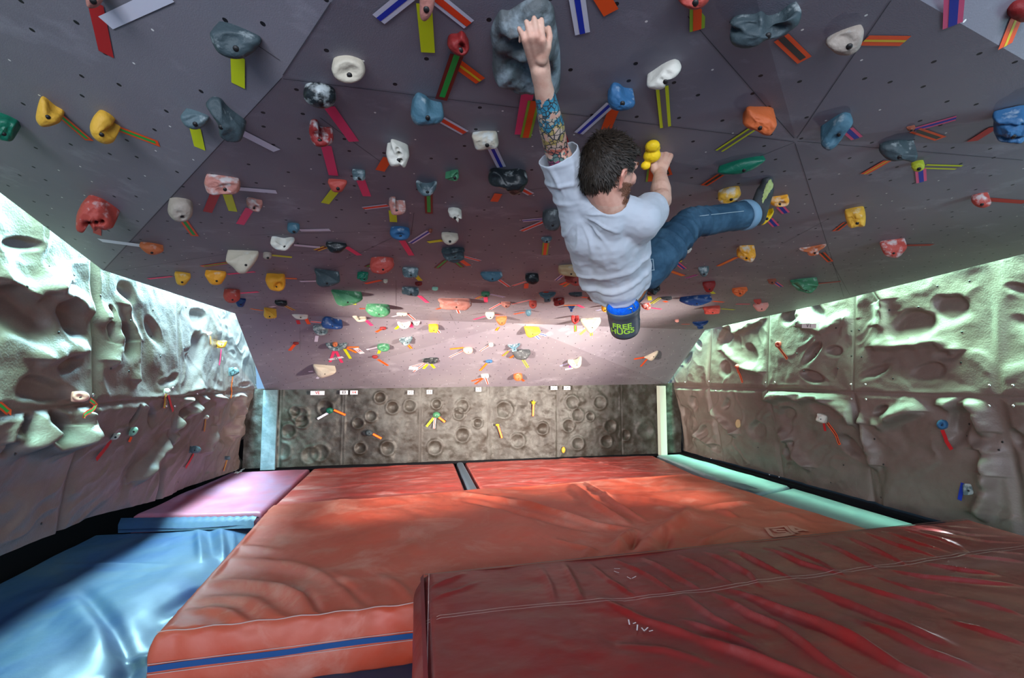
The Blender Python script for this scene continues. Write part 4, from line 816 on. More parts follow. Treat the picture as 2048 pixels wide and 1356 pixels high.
# table: x, y, w, h, angle, shape, colour, chalk, name, tapes (type, x1, y1, x2, y2); a name starting with ~ is told apart by its neighbour
T = [
 (187, -8, 46, 56, 0, 'finger', 'sa', 0, 'salmon knob at the top left edge', [('R', 190, 2, 213, 108), ('W', 335, -12, 212, 45)]),
 (472, 86, 112, 62, 6, 'moon', 'sl', 1, 'slate half-moon', [('Y', 476, 110, 477, 170)]),
 (97, 223, 56, 64, 0, 'drop', 'ye', 0, 'yellow teardrop', [('OG', 112, 222, 180, 280)]),
 (205, 256, 54, 70, 0, 'bean', 'ye', 0, 'yellow bean', [('OG', 222, 251, 318, 287)]),
 (10, 256, 54, 50, 10, 'slab', 'dn', 0, 'dark green block at the left edge', []),
 (390, 241, 62, 34, 2, 'moon', 'gb', 1, 'grey-green oval', [('Y', 390, 253, 400, 296)]),
 (447, 242, 112, 50, 55, 'bone', 'sl', 1, 'dark slate bone', [('W', 482, 263, 554, 300)]),
 (447, 370, 78, 36, 0, 'slab', 'sa', 2, 'wide chalky red bar', [('R', 432, 382, 415, 423), ('Y', 454, 386, 466, 422), ('W', 470, 376, 553, 383)]),
 (190, 430, 80, 72, 0, 'claw', 'rd', 1, 'four-clawed red', [('R', 194, 440, 195, 468)]),
 (361, 420, 54, 48, 0, 'spiral', 'st', 0, 'round stone spiral', [('OG', 366, 438, 390, 471)]),
 (303, 497, 54, 24, 14, 'lens', 'rs', 1, 'rust brown lens', [('W', 284, 491, 200, 480)]),
 (507, 410, 38, 24, 28, 'pocket', 'sa', 2, 'small pink pocket', [('P', 500, 416, 480, 448)]),
 (852, 6, 36, 84, 5, 'finger', 'sa', 0, 'salmon finger at the top edge', [('WB', 830, -22, 757, 37), ('Y', 848, 5, 856, 103), ('WO', 868, -8, 938, 48)]),
 (697, 139, 74, 56, 4, 'rim', 'cr', 0, 'cream double-rimmed dish', []),
 (640, 192, 72, 52, 12, 'dome', 'bk', 2, 'glossy black chalked', [('P', 658, 212, 708, 282)]),
 (917, 92, 44, 50, -20, 'pocket', 'dr', 0, 'dark red knob', [('RG', 914, 108, 882, 198), ('OY', 903, 117, 961, 160)]),
 (853, 219, 72, 68, 0, 'drop', 'tl', 1, 'large teal-blue', [('WO', 882, 238, 930, 265)]),
 (640, 271, 62, 46, 30, 'wave', 'dr', 2, 'wavy maroon', [('P', 652, 290, 667, 350)]),
 (972, 280, 56, 38, -8, 'slab', 'cr', 2, 'cream brown-bottomed bar', [('WB', 982, 290, 1003, 333)]),
 (796, 308, 50, 54, 10, 'split', 'wh', 0, 'white three-lobed', [('O', 776, 314, 760, 340)]),
 (718, 350, 30, 22, 0, 'slab', 'gb', 2, 'little grey-white block', [('P', 720, 356, 734, 392)]),
 (675, 371, 42, 26, 0, 'cap', 'rd', 1, 'chalk-topped red cap', [('Y', 672, 378, 650, 406)]),
 (907, 352, 32, 22, -18, 'rock', 'gr', 1, 'small green chip', []),
 (853, 378, 46, 30, 0, 'bowl', 'gb', 2, 'grey crescent', [('RG', 857, 386, 858, 426)]),
 (1015, 364, 84, 52, 14, 'bone', 'bk', 1, 'dark slate boulder', [('O', 997, 386, 988, 402), ('WO', 1030, 370, 1062, 388)]),
 (793, 415, 42, 32, 32, 'wave', 'sa', 2, 'twisted salmon', [('WO', 776, 410, 727, 416), ('Y', 785, 420, 787, 443)]),
 (910, 429, 34, 26, 18, 'tooth', 'wh', 0, 'white molar', []),
 (800, 467, 44, 28, 8, 'eye', 'bl', 1, 'blue eye-shaped', [('P', 804, 480, 823, 510)]),
 (861, 462, 9, 8, 0, 'dome', 'br', 0, '~tiny brown', [('WB', 859, 462, 821, 486)]),
 (899, 477, 38, 24, 14, 'moon', 'cr', 1, 'cream half-moon', [('Y', 884, 480, 856, 484)]),
 (908, 508, 50, 32, 2, 'rock', 'sl', 1, 'slate hold above four tapes', [('RG', 892, 520, 873, 536), ('RG', 908, 520, 925, 534), ('O', 917, 517, 938, 531), ('WO', 926, 512, 960, 521)]),
 (727, 553, 26, 20, -10, 'rock', 'dn', 1, 'dark green stub', []),
 (764, 531, 52, 34, -12, 'dome', 'rd', 1, 'red dome', [('RG', 756, 524, 732, 533), ('W', 752, 533, 742, 538)]),
 (821, 545, 36, 20, 0, 'slab', 'gb', 2, 'grey-blue block', [('Y', 830, 549, 841, 561)]),
 (587, 457, 28, 22, 0, 'dome', 'tl', 1, 'small teal cone', [('W', 600, 460, 660, 459)]),
 (567, 488, 52, 28, -20, 'wave', 'wh', 2, 'pale coiled', [('W', 588, 489, 640, 494)]),
 (488, 520, 70, 42, -24, 'boat', 'cr', 1, 'big cream scoop', [('OG', 460, 524, 404, 532)]),
 (535, 512, 20, 15, 0, 'dome', 'st', 1, '~small stone', [('Y', 543, 510, 584, 514)]),
 (672, 495, 46, 22, 4, 'cap', 'bk', 1, 'black triangle', [('P', 692, 493, 719, 510), ('YR', 652, 493, 632, 500)]),
 (364, 557, 36, 26, 14, 'cap', 'ye', 1, 'yellow cap left', [('P', 344, 552, 296, 557)]),
 (432, 555, 46, 28, -3, 'cap', 'oy', 1, 'amber dome', [('P', 455, 548, 510, 543)]),
 (551, 566, 42, 34, 0, 'pocket', 'oy', 0, 'amber hook', [('OY', 568, 556, 594, 557)]),
 (464, 592, 36, 28, 0, 'dome', 'rd', 1, 'faded red dome', [('P', 480, 586, 517, 583)]),
 (481, 605, 24, 18, 0, 'cap', 'nb', 0, 'small blue chip', []),
 (653, 557, 58, 32, 16, 'boat', 'sl', 1, 'slate wedge', [('W', 642, 561, 600, 562)]),
 (693, 595, 68, 30, 8, 'boat', 'gr', 1, 'long green boat', [('Y', 705, 602, 709, 609)]),
 (756, 621, 52, 26, 6, 'dome', 'gr', 1, 'green leaf', [('O', 730, 617, 719, 617), ('YR', 758, 630, 768, 633)]),
 (718, 636, 34, 16, 16, 'wave', 'cr', 1, 'cream twist', [('P', 732, 640, 744, 651)]),
 (771, 563, 10, 8, 0, 'eye', 'cr', 0, '~tiny cream ring', [('O', 762, 560, 731, 567)]),
 (821, 583, 38, 16, 8, 'slab', 'gb', 2, 'grey-blue bar', [('P', 838, 591, 855, 605)]),
 (837, 568, 16, 8, 0, 'dome', 'dr', 0, '~small dark red', []),
 (870, 578, 14, 7, 0, 'rim', 'lg', 0, '~tiny pale ring', []),
 (562, 607, 28, 12, 8, 'dome', 'bk', 1, '~dark flat', [('W', 550, 612, 540, 614), ('YR', 570, 611, 588, 620)]),
 (539, 628, 32, 18, 26, 'boat', 'ye', 1, 'yellow sliver', [('OY', 526, 621, 501, 617)]),
 (983, 553, 48, 20, 2, 'moon', 'tl', 1, 'teal half-moon', [('WO', 998, 559, 1018, 573)]),
 (1064, 558, 30, 22, 12, 'dome', 'bk', 1, 'dark teal egg', [('WO', 1052, 562, 1025, 571), ('O', 1053, 566, 1052, 576)]),
 (971, 589, 19, 11, 0, 'dome', 'gr', 1, '~small green', [('WB', 980, 588, 1009, 594), ('P', 971, 593, 972, 604), ('OG', 964, 592, 953, 597)]),
 (910, 608, 72, 22, 3, 'slab', 'sa', 1, 'long salmon slab', [('O', 884, 615, 873, 618), ('WO', 914, 616, 918, 626)]),
 (1012, 609, 22, 12, 12, 'rock', 'sa', 0, '~small salmon', [('WO', 1002, 606, 980, 618)]),
 (1066, 609, 17, 16, 0, 'eye', 'rd', 0, 'red eyelet', [('WO', 1062, 599, 1024, 608)]),
 (980, 631, 20, 14, -6, 'cap', 'cr', 1, '~small cream', [('O', 990, 629, 999, 629), ('P', 970, 632, 948, 639)]),
 (1003, 641, 24, 18, -8, 'cap', 'or', 0, 'orange triangle', [('OY', 1001, 649, 992, 661)]),
 (1057, 626, 12, 13, 0, 'dome', 'tl', 1, '~small teal', [('O', 1048, 624, 1028, 628)]),
 (867, 656, 22, 18, 4, 'slab', 'oy', 0, 'amber block', [('WO', 872, 657, 879, 665)]),
 (664, 646, 48, 26, 6, 'drop', 'nb', 1, 'blue teardrop', [('WO', 646, 645, 621, 643)]),
 (600, 632, 36, 15, 4, 'pocket', 'wh', 1, 'white loop', [('R', 595, 640, 598, 648), ('O', 610, 633, 618, 648)]),
 (641, 661, 34, 22, 0, 'pocket', 'gb', 2, 'pale grey hold under the blue teardrop', [('W', 634, 671, 632, 683)]),
 (766, 657, 15, 7, 0, 'dome', 'dr', 0, '~small dark red', [('O', 765, 657, 752, 664)]),
 (808, 651, 30, 14, 2, 'bowl', 'wh', 0, 'white bowl', [('Y', 799, 651, 791, 658), ('P', 820, 645, 824, 655)]),
 (833, 647, 16, 8, 0, 'bowl', 'wh', 1, '~small white', []),
 (804, 629, 24, 7, 4, 'lens', 'cr', 0, '~thin cream', [('W', 797, 630, 784, 633), ('WO', 816, 628, 829, 639)]),
 (592, 687, 13, 6, 0, 'dome', 'dr', 0, '~small dark red', [('O', 591, 687, 579, 701)]),
 (673, 694, 48, 16, -2, 'bowl', 'gb', 2, 'wide grey crescent', [('P', 668, 702, 660, 724), ('P', 672, 702, 684, 725), ('Y', 689, 698, 701, 717), ('OY', 694, 694, 718, 694), ('OY', 694, 696, 713, 705)]),
 (670, 689, 12, 10, 0, 'eye', 'rs', 0, '~small rust', []),
 (767, 695, 28, 17, 4, 'eye', 'gr', 1, 'green snail', [('W', 756, 694, 733, 699), ('Y', 760, 699, 757, 707)]),
 (750, 714, 13, 7, 0, 'dome', 'dr', 0, '~small dark red', [('O', 752, 716, 776, 731)]),
 (648, 741, 52, 26, 8, 'boat', 'cr', 0, 'cream shell', [('W', 626, 742, 617, 743), ('W', 640, 750, 634, 757)]),
 (813, 681, 30, 18, -25, 'boat', 'gb', 2, 'white wedge', [('OY', 812, 685, 823, 697)]),
 (862, 721, 36, 14, -4, 'rock', 'bk', 1, 'dark green craggy bar', [('WO', 848, 726, 819, 734), ('WO', 850, 727, 827, 743), ('Y', 855, 728, 847, 737), ('Y', 862, 728, 869, 736)]),
 (936, 701, 22, 15, 4, 'dome', 'pk', 0, 'pink disc', [('OY', 927, 695, 900, 698), ('WO', 926, 701, 899, 714)]),
 (982, 690, 11, 9, 0, 'eye', 'cr', 0, '~small cream', [('WO', 977, 691, 960, 702)]),
 (1028, 695, 28, 17, -4, 'anvil', 'tl', 2, 'light blue anvil', [('OG', 1017, 702, 1005, 712)]),
 (1042, 709, 42, 21, 6, 'cap', 'dg', 1, 'brown-grey wedge', [('OY', 1034, 706, 1020, 716), ('YK', 1046, 719, 1056, 735)]),
 (978, 723, 16, 7, 0, 'dome', 'bl', 1, '~small blue', [('OY', 974, 726, 960, 741)]),
 (970, 752, 18, 8, 0, 'slab', 'wh', 1, '~small white', [('WO', 971, 755, 976, 768), ('O', 965, 756, 943, 762), ('O', 965, 757, 950, 768)]),
 (1036, 754, 20, 17, 0, 'dome', 'or', 1, 'orange ball', [('O', 1042, 757, 1048, 762)]),
 (1064, 663, 38, 22, 10, 'boat', 'ye', 0, 'yellow wedge', [('WB', 1074, 666, 1093, 671), ('WB', 1070, 670, 1079, 678)]),
 (1182, 646, 42, 32, -12, 'boat', 'cr', 0, 'large cream boulder', [('YK', 1176, 655, 1160, 669), ('YK', 1181, 656, 1183, 671)]),
 (1150, 640, 18, 16, 10, 'wave', 'dr', 1, '~small maroon', [('OG', 1150, 643, 1151, 663)]),
 (1143, 617, 15, 13, 0, 'anvil', 'nb', 0, '~small navy', []),
 (1210, 617, 16, 14, 0, 'dome', 'oy', 0, '~small amber', [('WB', 1204, 618, 1193, 621)]),
 (1118, 603, 24, 15, -10, 'slab', 'dr', 1, 'small maroon plate', [('OY', 1128, 610, 1153, 610), ('P', 1155, 609, 1167, 615)]),
 (1095, 594, 36, 20, 0, 'anvil', 'gb', 1, 'grey-blue anvil', [('O', 1097, 584, 1087, 584)]),
 (1186, 598, 22, 10, 0, 'rock', 'br', 1, '~small brown', [('O', 1178, 595, 1164, 594)]),
 (1152, 589, 30, 9, 0, 'rock', 'dg', 1, '~thin grey', []),
 (1141, 541, 54, 22, 4, 'slab', 'tn', 1, 'tan disc', [('WB', 1126, 549, 1112, 560)]),
 (1150, 559, 40, 24, 0, 'rock', 'rd', 0, 'red boulder beside the white shirt', [('O', 1134, 563, 1121, 569), ('GO', 1138, 566, 1128, 573)]),
 (1304, 577, 44, 26, -18, 'rock', 'bk', 1, 'black boulder below the jeans', [('Y', 1299, 592, 1300, 600)]),
 (1292, 613, 22, 12, 22, 'dome', 'rd', 2, '~small red', [('P', 1300, 615, 1322, 618)]),
 (1333, 597, 24, 7, 4, 'dome', 'dg', 1, '~thin grey', [('YK', 1322, 594, 1303, 607), ('O', 1328, 602, 1334, 604)]),
 (1391, 601, 70, 21, 0, 'lens', 'nb', 1, 'long blue lens', [('O', 1426, 602, 1448, 604)]),
 (1418, 573, 28, 22, 0, 'cap', 'dr', 0, 'maroon dome', [('Y', 1421, 582, 1428, 587)]),
 (1479, 583, 34, 19, 2, 'rock', 'or', 0, 'orange nugget', []),
 (1424, 620, 38, 16, -4, 'slab', 'rd', 0, 'flat red slab', [('Y', 1442, 617, 1469, 619)]),
 (1522, 614, 34, 17, -4, 'cap', 'pk', 1, 'pale pink wing', [('P', 1500, 608, 1472, 608)]),
 (1515, 604, 18, 9, 20, 'rock', 'rd', 0, '~small red', []),
 (1401, 650, 34, 16, -4, 'anvil', 'nb', 1, 'blue anvil', [('O', 1380, 648, 1363, 648)]),
 (1354, 642, 9, 6, 0, 'dome', 'pk', 1, '~tiny pink', []),
 (1544, 563, 20, 11, 0, 'rock', 'br', 1, '~small brown', [('PB', 1550, 564, 1563, 573)]),
 (1610, 571, 60, 26, 12, 'rock', 'gr', 1, 'broad green', [('R', 1634, 567, 1681, 562)]),
 (1407, 543, 24, 20, 0, 'cap', 'gb', 2, 'grey fin', [('PB', 1394, 549, 1372, 556)]),
 (1336, 541, 15, 10, 0, 'rock', 'gr', 1, '~small green', [('OY', 1342, 542, 1367, 551)]),
 (1372, 502, 26, 10, -6, 'cap', 'wh', 0, 'white wedge below the jeans', [('YK', 1368, 505, 1357, 524), ('PB', 1350, 522, 1369, 537)]),
 (1493, 508, 40, 26, 22, 'slab', 'oy', 2, 'chalked amber block', [('OY', 1474, 514, 1436, 532)]),
 (1626, 501, 60, 20, -8, 'anvil', 'rs', 2, 'rusty spiked', [('OK', 1643, 505, 1661, 523)]),
 (1785, 498, 58, 32, 8, 'cap', 'rd', 2, 'red dome at right', [('R', 1806, 490, 1865, 489)]),
 (1711, 434, 44, 40, -8, 'slab', 'ye', 1, 'yellow faceted', [('OK', 1694, 443, 1671, 461)]),
 (1962, 402, 44, 28, 10, 'dome', 'rd', 2, 'red dome at the right edge', [('R', 1972, 398, 2052, 404)]),
 (1836, 333, 30, 22, -12, 'dome', 'ol', 0, 'olive green oval', [('YK', 1846, 332, 1918, 334), ('PB', 1841, 338, 1843, 363)]),
 (1796, 304, 84, 40, 4, 'fish', 'sl', 1, 'slate fish-shaped', [('OY', 1775, 320, 1728, 347)]),
 (1673, 265, 88, 36, -50, 'longp', 'tl', 1, 'long blue pocketed', [('PB', 1694, 258, 1714, 276)]),
 (1822, 258, 20, 10, 0, 'rock', 'br', 0, '~small brown', [('PB', 1830, 258, 1912, 235), ('OK', 1830, 259, 1881, 276)]),
 (2022, 252, 76, 62, 0, 'mush', 'bl', 1, 'stacked blue mushroom', [('R', 1990, 252, 1944, 281)]),
 (1693, 82, 88, 54, -25, 'moon', 'st', 1, 'beige-grey seashell', [('OY', 1728, 80, 1811, 81)]),
 (1530, 55, 156, 78, -2, 'horn', 'sl', 1, 'huge slate two-horned', [('OK', 1562, 74, 1609, 119)]),
 (1328, 148, 76, 62, 0, 'boom', 'wh', 0, 'white boomerang', [('YK', 1324, 172, 1331, 253)]),
 (1242, 193, 60, 58, 0, 'drop', 'bl', 1, 'blue dome', [('WB', 1222, 206, 1157, 265), ('O', 1230, 212, 1208, 269)]),
 (1520, 243, 74, 42, 24, 'slab', 'or', 0, 'rusty orange ribbed', [('YK', 1508, 255, 1438, 301)]),
 (1482, 333, 108, 28, -14, 'lens', 'dn', 0, 'long dark green lens', [('OK', 1442, 348, 1408, 370)]),
 (1459, 391, 52, 32, -24, 'dome', 'ye', 2, 'yellow and grey oval', []),
 (1557, 404, 46, 22, 0, 'pocket', 'oy', 2, 'arched amber', [('PB', 1560, 412, 1572, 425)]),
 (1531, 434, 40, 22, -58, 'bean', 'by', 0, 'bright yellow heel hook', [('PB', 1538, 437, 1552, 452)]),
 (1304, 311, 32, 46, 0, 'duck', 'by', 0, 'bright yellow duck-like', [('GO', 1306, 320, 1300, 362), ('OK', 1324, 318, 1336, 350)]),
 (1388, -4, 78, 44, 0, 'moon', 'rd', 1, 'red half-moon at the top edge', [('GO', 1395, 8, 1394, 58)]),
 (1117, 246, 16, 34, 0, 'dome', 'by', 0, 'bright yellow nub behind the tattooed arm', [('R', 1119, 262, 1136, 305)]),
 (1104, 440, 40, 46, 0, 'dome', 'dg', 1, 'dark grey hold behind the shirt', [('WB', 1086, 437, 1045, 441), ('WO', 1088, 442, 1043, 461)]),
 (1093, 480, 24, 12, 0, 'cap', 'gb', 2, 'little steel-grey cap', [('GO', 1092, 484, 1089, 509)]),
 (1304, 711, 34, 16, -32, 'boat', 'cr', 0, 'cream scoop at lower right', [('O', 1292, 714, 1268, 718), ('O', 1294, 718, 1281, 733)]),
 (1152, 727, 32, 20, -22, 'bowl', 'cr', 0, 'cream half-bowl', [('WB', 1147, 722, 1120, 732), ('PB', 1140, 730, 1140, 735)]),
 (1236, 642, 16, 9, 0, 'dome', 'cr', 0, '~small hidden cream', [('PB', 1238, 645, 1226, 659)]),
 (2044, 22, 50, 50, 0, 'dome', 'dr', 0, 'dark maroon hold at the top right edge', [('OY', 2036, 25, 2009, 92)]),
]
for row in T:
    px, py, w_, h_, ang, shp, col, chk, nm, tp = row
    H_ = add_hold(px, py, w_, h_, ang, shp, col, chk, nm)
    for t in tp:
        L_ = math.hypot(t[3] - t[1], t[4] - t[2])
        tape(t[0], t[1], t[2], t[3], t[4], H_, width=0.030 if (t[0] == 'P' and w_ < 50 and 540 < t[4] < 560) else 0.040)
WALLT = [
 ('L', 162, 793, 38, 24, 0, 'eye', 'pk', 0, 'pink tube-shaped', [('OG', 160, 800, 167, 836)], .07), ('L', 335, 782, 13, 12, 0, 'dome', 'wh', 0, 'small white nub', [('OG', 332, 784, 325, 816), ('R', 337, 790, 341, 823)], .05),
 ('L', 231, 873, 26, 12, -28, 'lens', 'wh', 1, 'pale slanting', [('R', 222, 880, 186, 920)], .04), ('L', 268, 863, 22, 14, -50, 'dome', 'lg', 0, 'pale green oval', [('O', 262, 874, 256, 884)], .04),
 ('L', 391, 899, 25, 16, 0, 'dome', 'gb', 1, 'grey-green pebble', [('R', 387, 908, 369, 936)], .04), ('L', 413, 834, 12, 9, 0, 'dome', 'cr', 0, 'small cream nub', [('OG', 411, 838, 404, 863)], .04),
 ('L', 498, 814, 12, 17, 0, 'dome', 'gr', 0, 'bright green knob', [('OG', 496, 824, 494, 844), ('Y', 498, 824, 503, 838)], .05), ('L', 456, 916, 11, 9, 0, 'dome', 'gb', 0, 'small grey nub', [('OG', 454, 919, 446, 942)], .04),
 ('L', 444, 688, 24, 16, -14, 'moon', 'oy', 1, 'amber jug', [('P', 441, 698, 438, 730)], .06), ('L', 469, 743, 20, 16, -30, 'slab', 'gb', 1, 'grey angular', [('OY', 464, 750, 461, 796)], .06), ('L', 419, 667, 12, 7, -20, 'dome', 'pk', 0, 'small pink', [('OG', 419, 672, 421, 688)], .03),
 ('R', 1556, 689, 14, 15, 0, 'eye', 'rd', 1, 'round red', [('OK', 1559, 694, 1575, 718)], .05), ('R', 1475, 733, 12, 10, 0, 'dome', 'rd', 1, 'small red', [('OK', 1477, 736, 1485, 765)], .04),
 ('R', 1643, 836, 24, 20, 20, 'slab', 'wh', 0, 'white and red square', [('OK', 1655, 846, 1692, 889), ('R', 1648, 844, 1653, 862)], .06), ('R', 1884, 849, 24, 22, 6, 'eye', 'bl', 1, 'blue square tube', [('R', 1885, 860, 1908, 899)], .07),
 ('R', 1476, 847, 12, 19, 0, 'dome', 'tn', 0, 'wooden disc', [], .015), ('R', 1936, 978, 24, 26, 0, 'slab', 'gb', 2, 'pale square plate', [('B', 1926, 966, 1922, 1000)], .02),
 ('B', 659, 821, 17, 13, 0, 'dome', 'dn', 0, 'dark green round', [('W', 656, 826, 635, 838), ('OY', 668, 820, 691, 830)], None), ('B', 738, 866, 18, 14, 0, 'dome', 'sl', 1, 'dark blue-grey round', [('OY', 746, 868, 763, 877)], None),
 ('B', 873, 830, 17, 14, 0, 'dome', 'gr', 0, 'green round', [('Y', 867, 836, 853, 853), ('WO', 870, 836, 868, 857), ('OY', 877, 834, 890, 844)], None), ('B', 1067, 805, 11, 9, 0, 'star', 'by', 0, 'yellow star-shaped', [('OG', 1067, 808, 1066, 832)], None),
 ('B', 995, 850, 8, 5, 0, 'dome', 'by', 0, 'tiny yellow', [('OG', 996, 851, 1004, 876)], None), ('B', 1127, 900, 8, 14, 0, 'dome', 'ye', 0, 'upright yellow oval', [], None),
]
for s_, px, py, w_, h_, ang, shp, col, chk, nm, tp, pr in WALLT:
    H_ = add_hold(px, py, w_, h_, ang, shp, col, chk, nm, s_, pr)
    for t in tp: tape(t[0], t[1], t[2], t[3], t[4], H_, s_, 0.034 if s_ != 'L' else 0.036)
# loose tapes and the tapes of holds outside the frame
loose = [('C', 'WB', 1153, -12, 1165, 66, 'blue-striped white tape hanging in from the top edge, right of the gripped volume'), ('C', 'O', 1190, -30, 1222, 24, 'wide orange tape hanging in from the top edge, right of the gripped volume'),
         ('C', 'PB', 1909, -14, 1905, 50, 'blue-striped pink tape across the roof edge at the top right'), ('L', 'OG', -6, 806, 8, 828, 'green-striped orange tape at the left edge of the picture, on the rock wall')]
for s_, ty, a, b, c, d, lb in loose:
    o = tape(ty, a, b, c, d, None, s_); TAPES.pop(); tag(o, lb, 'tape', 'tape strips on the walls and roof')

# the big grey rock-like volume gripped by the climber
def rock_volume():
    px, py = 1052, 104; p0, n = surf(px, py, 'C'); pr = 0.075
    q = onP(px, py, p0 + n * pr * 0.4, n); base = q - n * pr * 0.4
    u = nrm(onP(px + 5, py, q, n) - q); v = np.cross(n, u); d = np.dot(q - CAM, FW)
    im = np.dot(v, UP); mir = 1 if im > 0 else -1
    P = []; F = []; nt, nr = 90, 40
    img_out = [(1000, 42), (1020, 40), (1050, 22), (1080, 15), (1105, 28), (1112, 60), (1120, 110), (1122, 160), (1118, 192), (1095, 185), (1060, 188), (1020, 182), (988, 165), (986, 120), (982, 80)]
    out = []
    for a, b in img_out:
        g = onP(a, b, q, n) - q; out.append((np.dot(g, u), np.dot(g, v)))
    O = catmull(out, nt); c = np.array([0.0, 0.0])
    for i in range(nr + 1):
        rho = (i / nr) ** 0.8
        for k in range(nt): g = c + (O[k] - c) * rho; P.append((g[0], g[1], rho))
    P = np.array(P); x, y, rho = P.T; Y = y * mir
    z = (1 - rho ** 3.5).clip(0) ** 0.6
    ridge = 0.45 * np.sin((Y * 34 + x * 16) + 1.3 * fbm(x * 12, Y * 12, 2.2, 2)) + 0.75 * fbm(x * 14, Y * 14, 5.5, 4)
    z = z * (0.85 + 0.38 * ridge)
    z = z * (1 - 0.75 * np.exp(-(((x + 0.035) / 0.06) ** 2 + ((Y - 0.045) / 0.028) ** 2))) * (1 - 0.6 * np.exp(-(((x + 0.0) / 0.07) ** 2 + ((Y + 0.035) / 0.030) ** 2)))
    V = np.stack([x, y, z.clip(0) * pr], 1); V = np.concatenate([V, V[-nt:] * [1, 1, 0] + [0, 0, -0.006]])
    for i in range(nr + 1):
        for k in range(nt): j = (k + 1) % nt; F.append((i * nt + k, (i + 1) * nt + k, (i + 1) * nt + j, i * nt + j))
    M['rockvol'] = mat('grey_rock_volume', (0.075, 0.085, 0.09), 0.6, 0.4, noise=(13, (0.24, 0.29, 0.32), .46, .66), bump=(45, 0.8, 0.006))
    o = mesh_obj('climbing_hold', V, F, M['rockvol'])
    o.matrix_world = Matrix(((u[0], v[0], n[0], base[0]), (u[1], v[1], n[1], base[1]), (u[2], v[2], n[2], base[2]), (0, 0, 0, 1)))
    tag(o, 'big craggy grey rock-like hold gripped by the climber\'s left hand', 'climbing hold', 'climbing holds on the roof')
    H_ = dict(o=o, px=px, py=py, short='big craggy grey', s='C', w=140, h=170)
    tape('P', 1056, 180, 1040, 268, H_); tape('GO', 1068, 200, 1051, 274, H_)
    return o
rockvol = rock_volume()

# ---- naming every hold and tape
def dir8(dx, dy):
    a = math.degrees(math.atan2(dy, dx)) % 360
    return ['right', 'lower right', 'below', 'lower left', 'left', 'upper left', 'above', 'upper right'][int((a + 22.5) // 45) % 8]
SURF = {'C': 'roof', 'B': 'back wall', 'L': 'left rock wall', 'R': 'right rock wall'}
named = [h for h in HOLDS if not h['short'].startswith('~')]
def split_name(nm):
    nm = nm.replace(' hold', '')
    for p_ in (' at ', ' behind ', ' beside ', ' below ', ' under ', ' above '):
        if p_ in nm: a_, b_ = nm.split(p_, 1); return a_, p_.strip() + ' ' + b_
    return nm, ''
def rel(h):
    best = min((g for g in named if g is not h and g['s'] == h['s']), key=lambda g: math.hypot(g['px'] - h['px'], g['py'] - h['py']) - 0.25 * g['w'])
    d = dir8(h['px'] - best['px'], h['py'] - best['py'])
    prep = {'below': 'below', 'above': 'above'}.get(d, d + ' of')
    return prep, split_name(best['short'])[0]
def place_word(h):
    if h['s'] != 'C': return 'on the ' + SURF[h['s']]
    fx = h['px'] / 2048; fy = h['py'] / 780
    return 'on the roof, ' + ('near' if fy < .33 else 'middle' if fy < .66 else 'far') + ' ' + ('left' if fx < .33 else 'centre' if fx < .62 else 'right')
used = {}
for h in HOLDS:
    if h['short'].startswith('~'):
        prep, b = rel(h); nm = h['short'][1:]; short = f"{nm} hold {prep} the {b} one"; lab = f"{nm} climbing hold {prep} the {b} one"
    else:
        na_, nb_ = split_name(h['short']); short = (na_ + ' hold ' + nb_).strip()
        lab = (na_ + ' climbing hold ' + nb_).strip()
        lab2 = lab + ' ' + place_word(h)
        lab = lab2 if len(lab2.split()) <= 15 else lab
    h['name'] = short
    if len(lab.split()) < 4: lab += ' ' + place_word(h)
    while lab in used: lab = 'another ' + lab
    used[lab] = 1; h['label'] = lab
    tag(h['o'], lab, 'climbing hold', 'climbing holds on the ' + SURF[h['s']])
HN = {id(h): h for h in HOLDS}
from collections import defaultdict
byh = defaultdict(list)
for t in TAPES: byh[id(t['hold'])].append(t)
for t in TAPES:
    h = t['hold']; hn = h.get('name', h['short'] + ' hold'); d = dir8(t['dx'], t['dy'])
    same = [g for g in byh[id(h)] if g is not t and g['word'] == t['word'] and dir8(g['dx'], g['dy']) == d]
    pre = ''
    if same: pre = 'upper ' if t['py'] < min(g['py'] for g in same) else 'lower '
    where = {'below': 'down', 'above': 'up'}.get(d, 'to the ' + d)
    lab = f"{pre}{t['word']} running {where} from the {hn}"
    if len(lab.split()) > 16: lab = f"{pre}{t['word']} {d if d in ('below','above') else d + ' of'} the {hn}"
    if len(lab.split()) > 16:
        lab = ' '.join(lab.replace('the ', '').split()[:16])
    while lab.split()[-1] in ('the', 'of', 'below', 'left', 'right', 'lower', 'upper'): lab = ' '.join(lab.split()[:-1])
    while lab in used: lab = 'second ' + lab
    used[lab] = 1
    tag(t['o'], lab, 'tape', 'tape strips on the walls and roof')

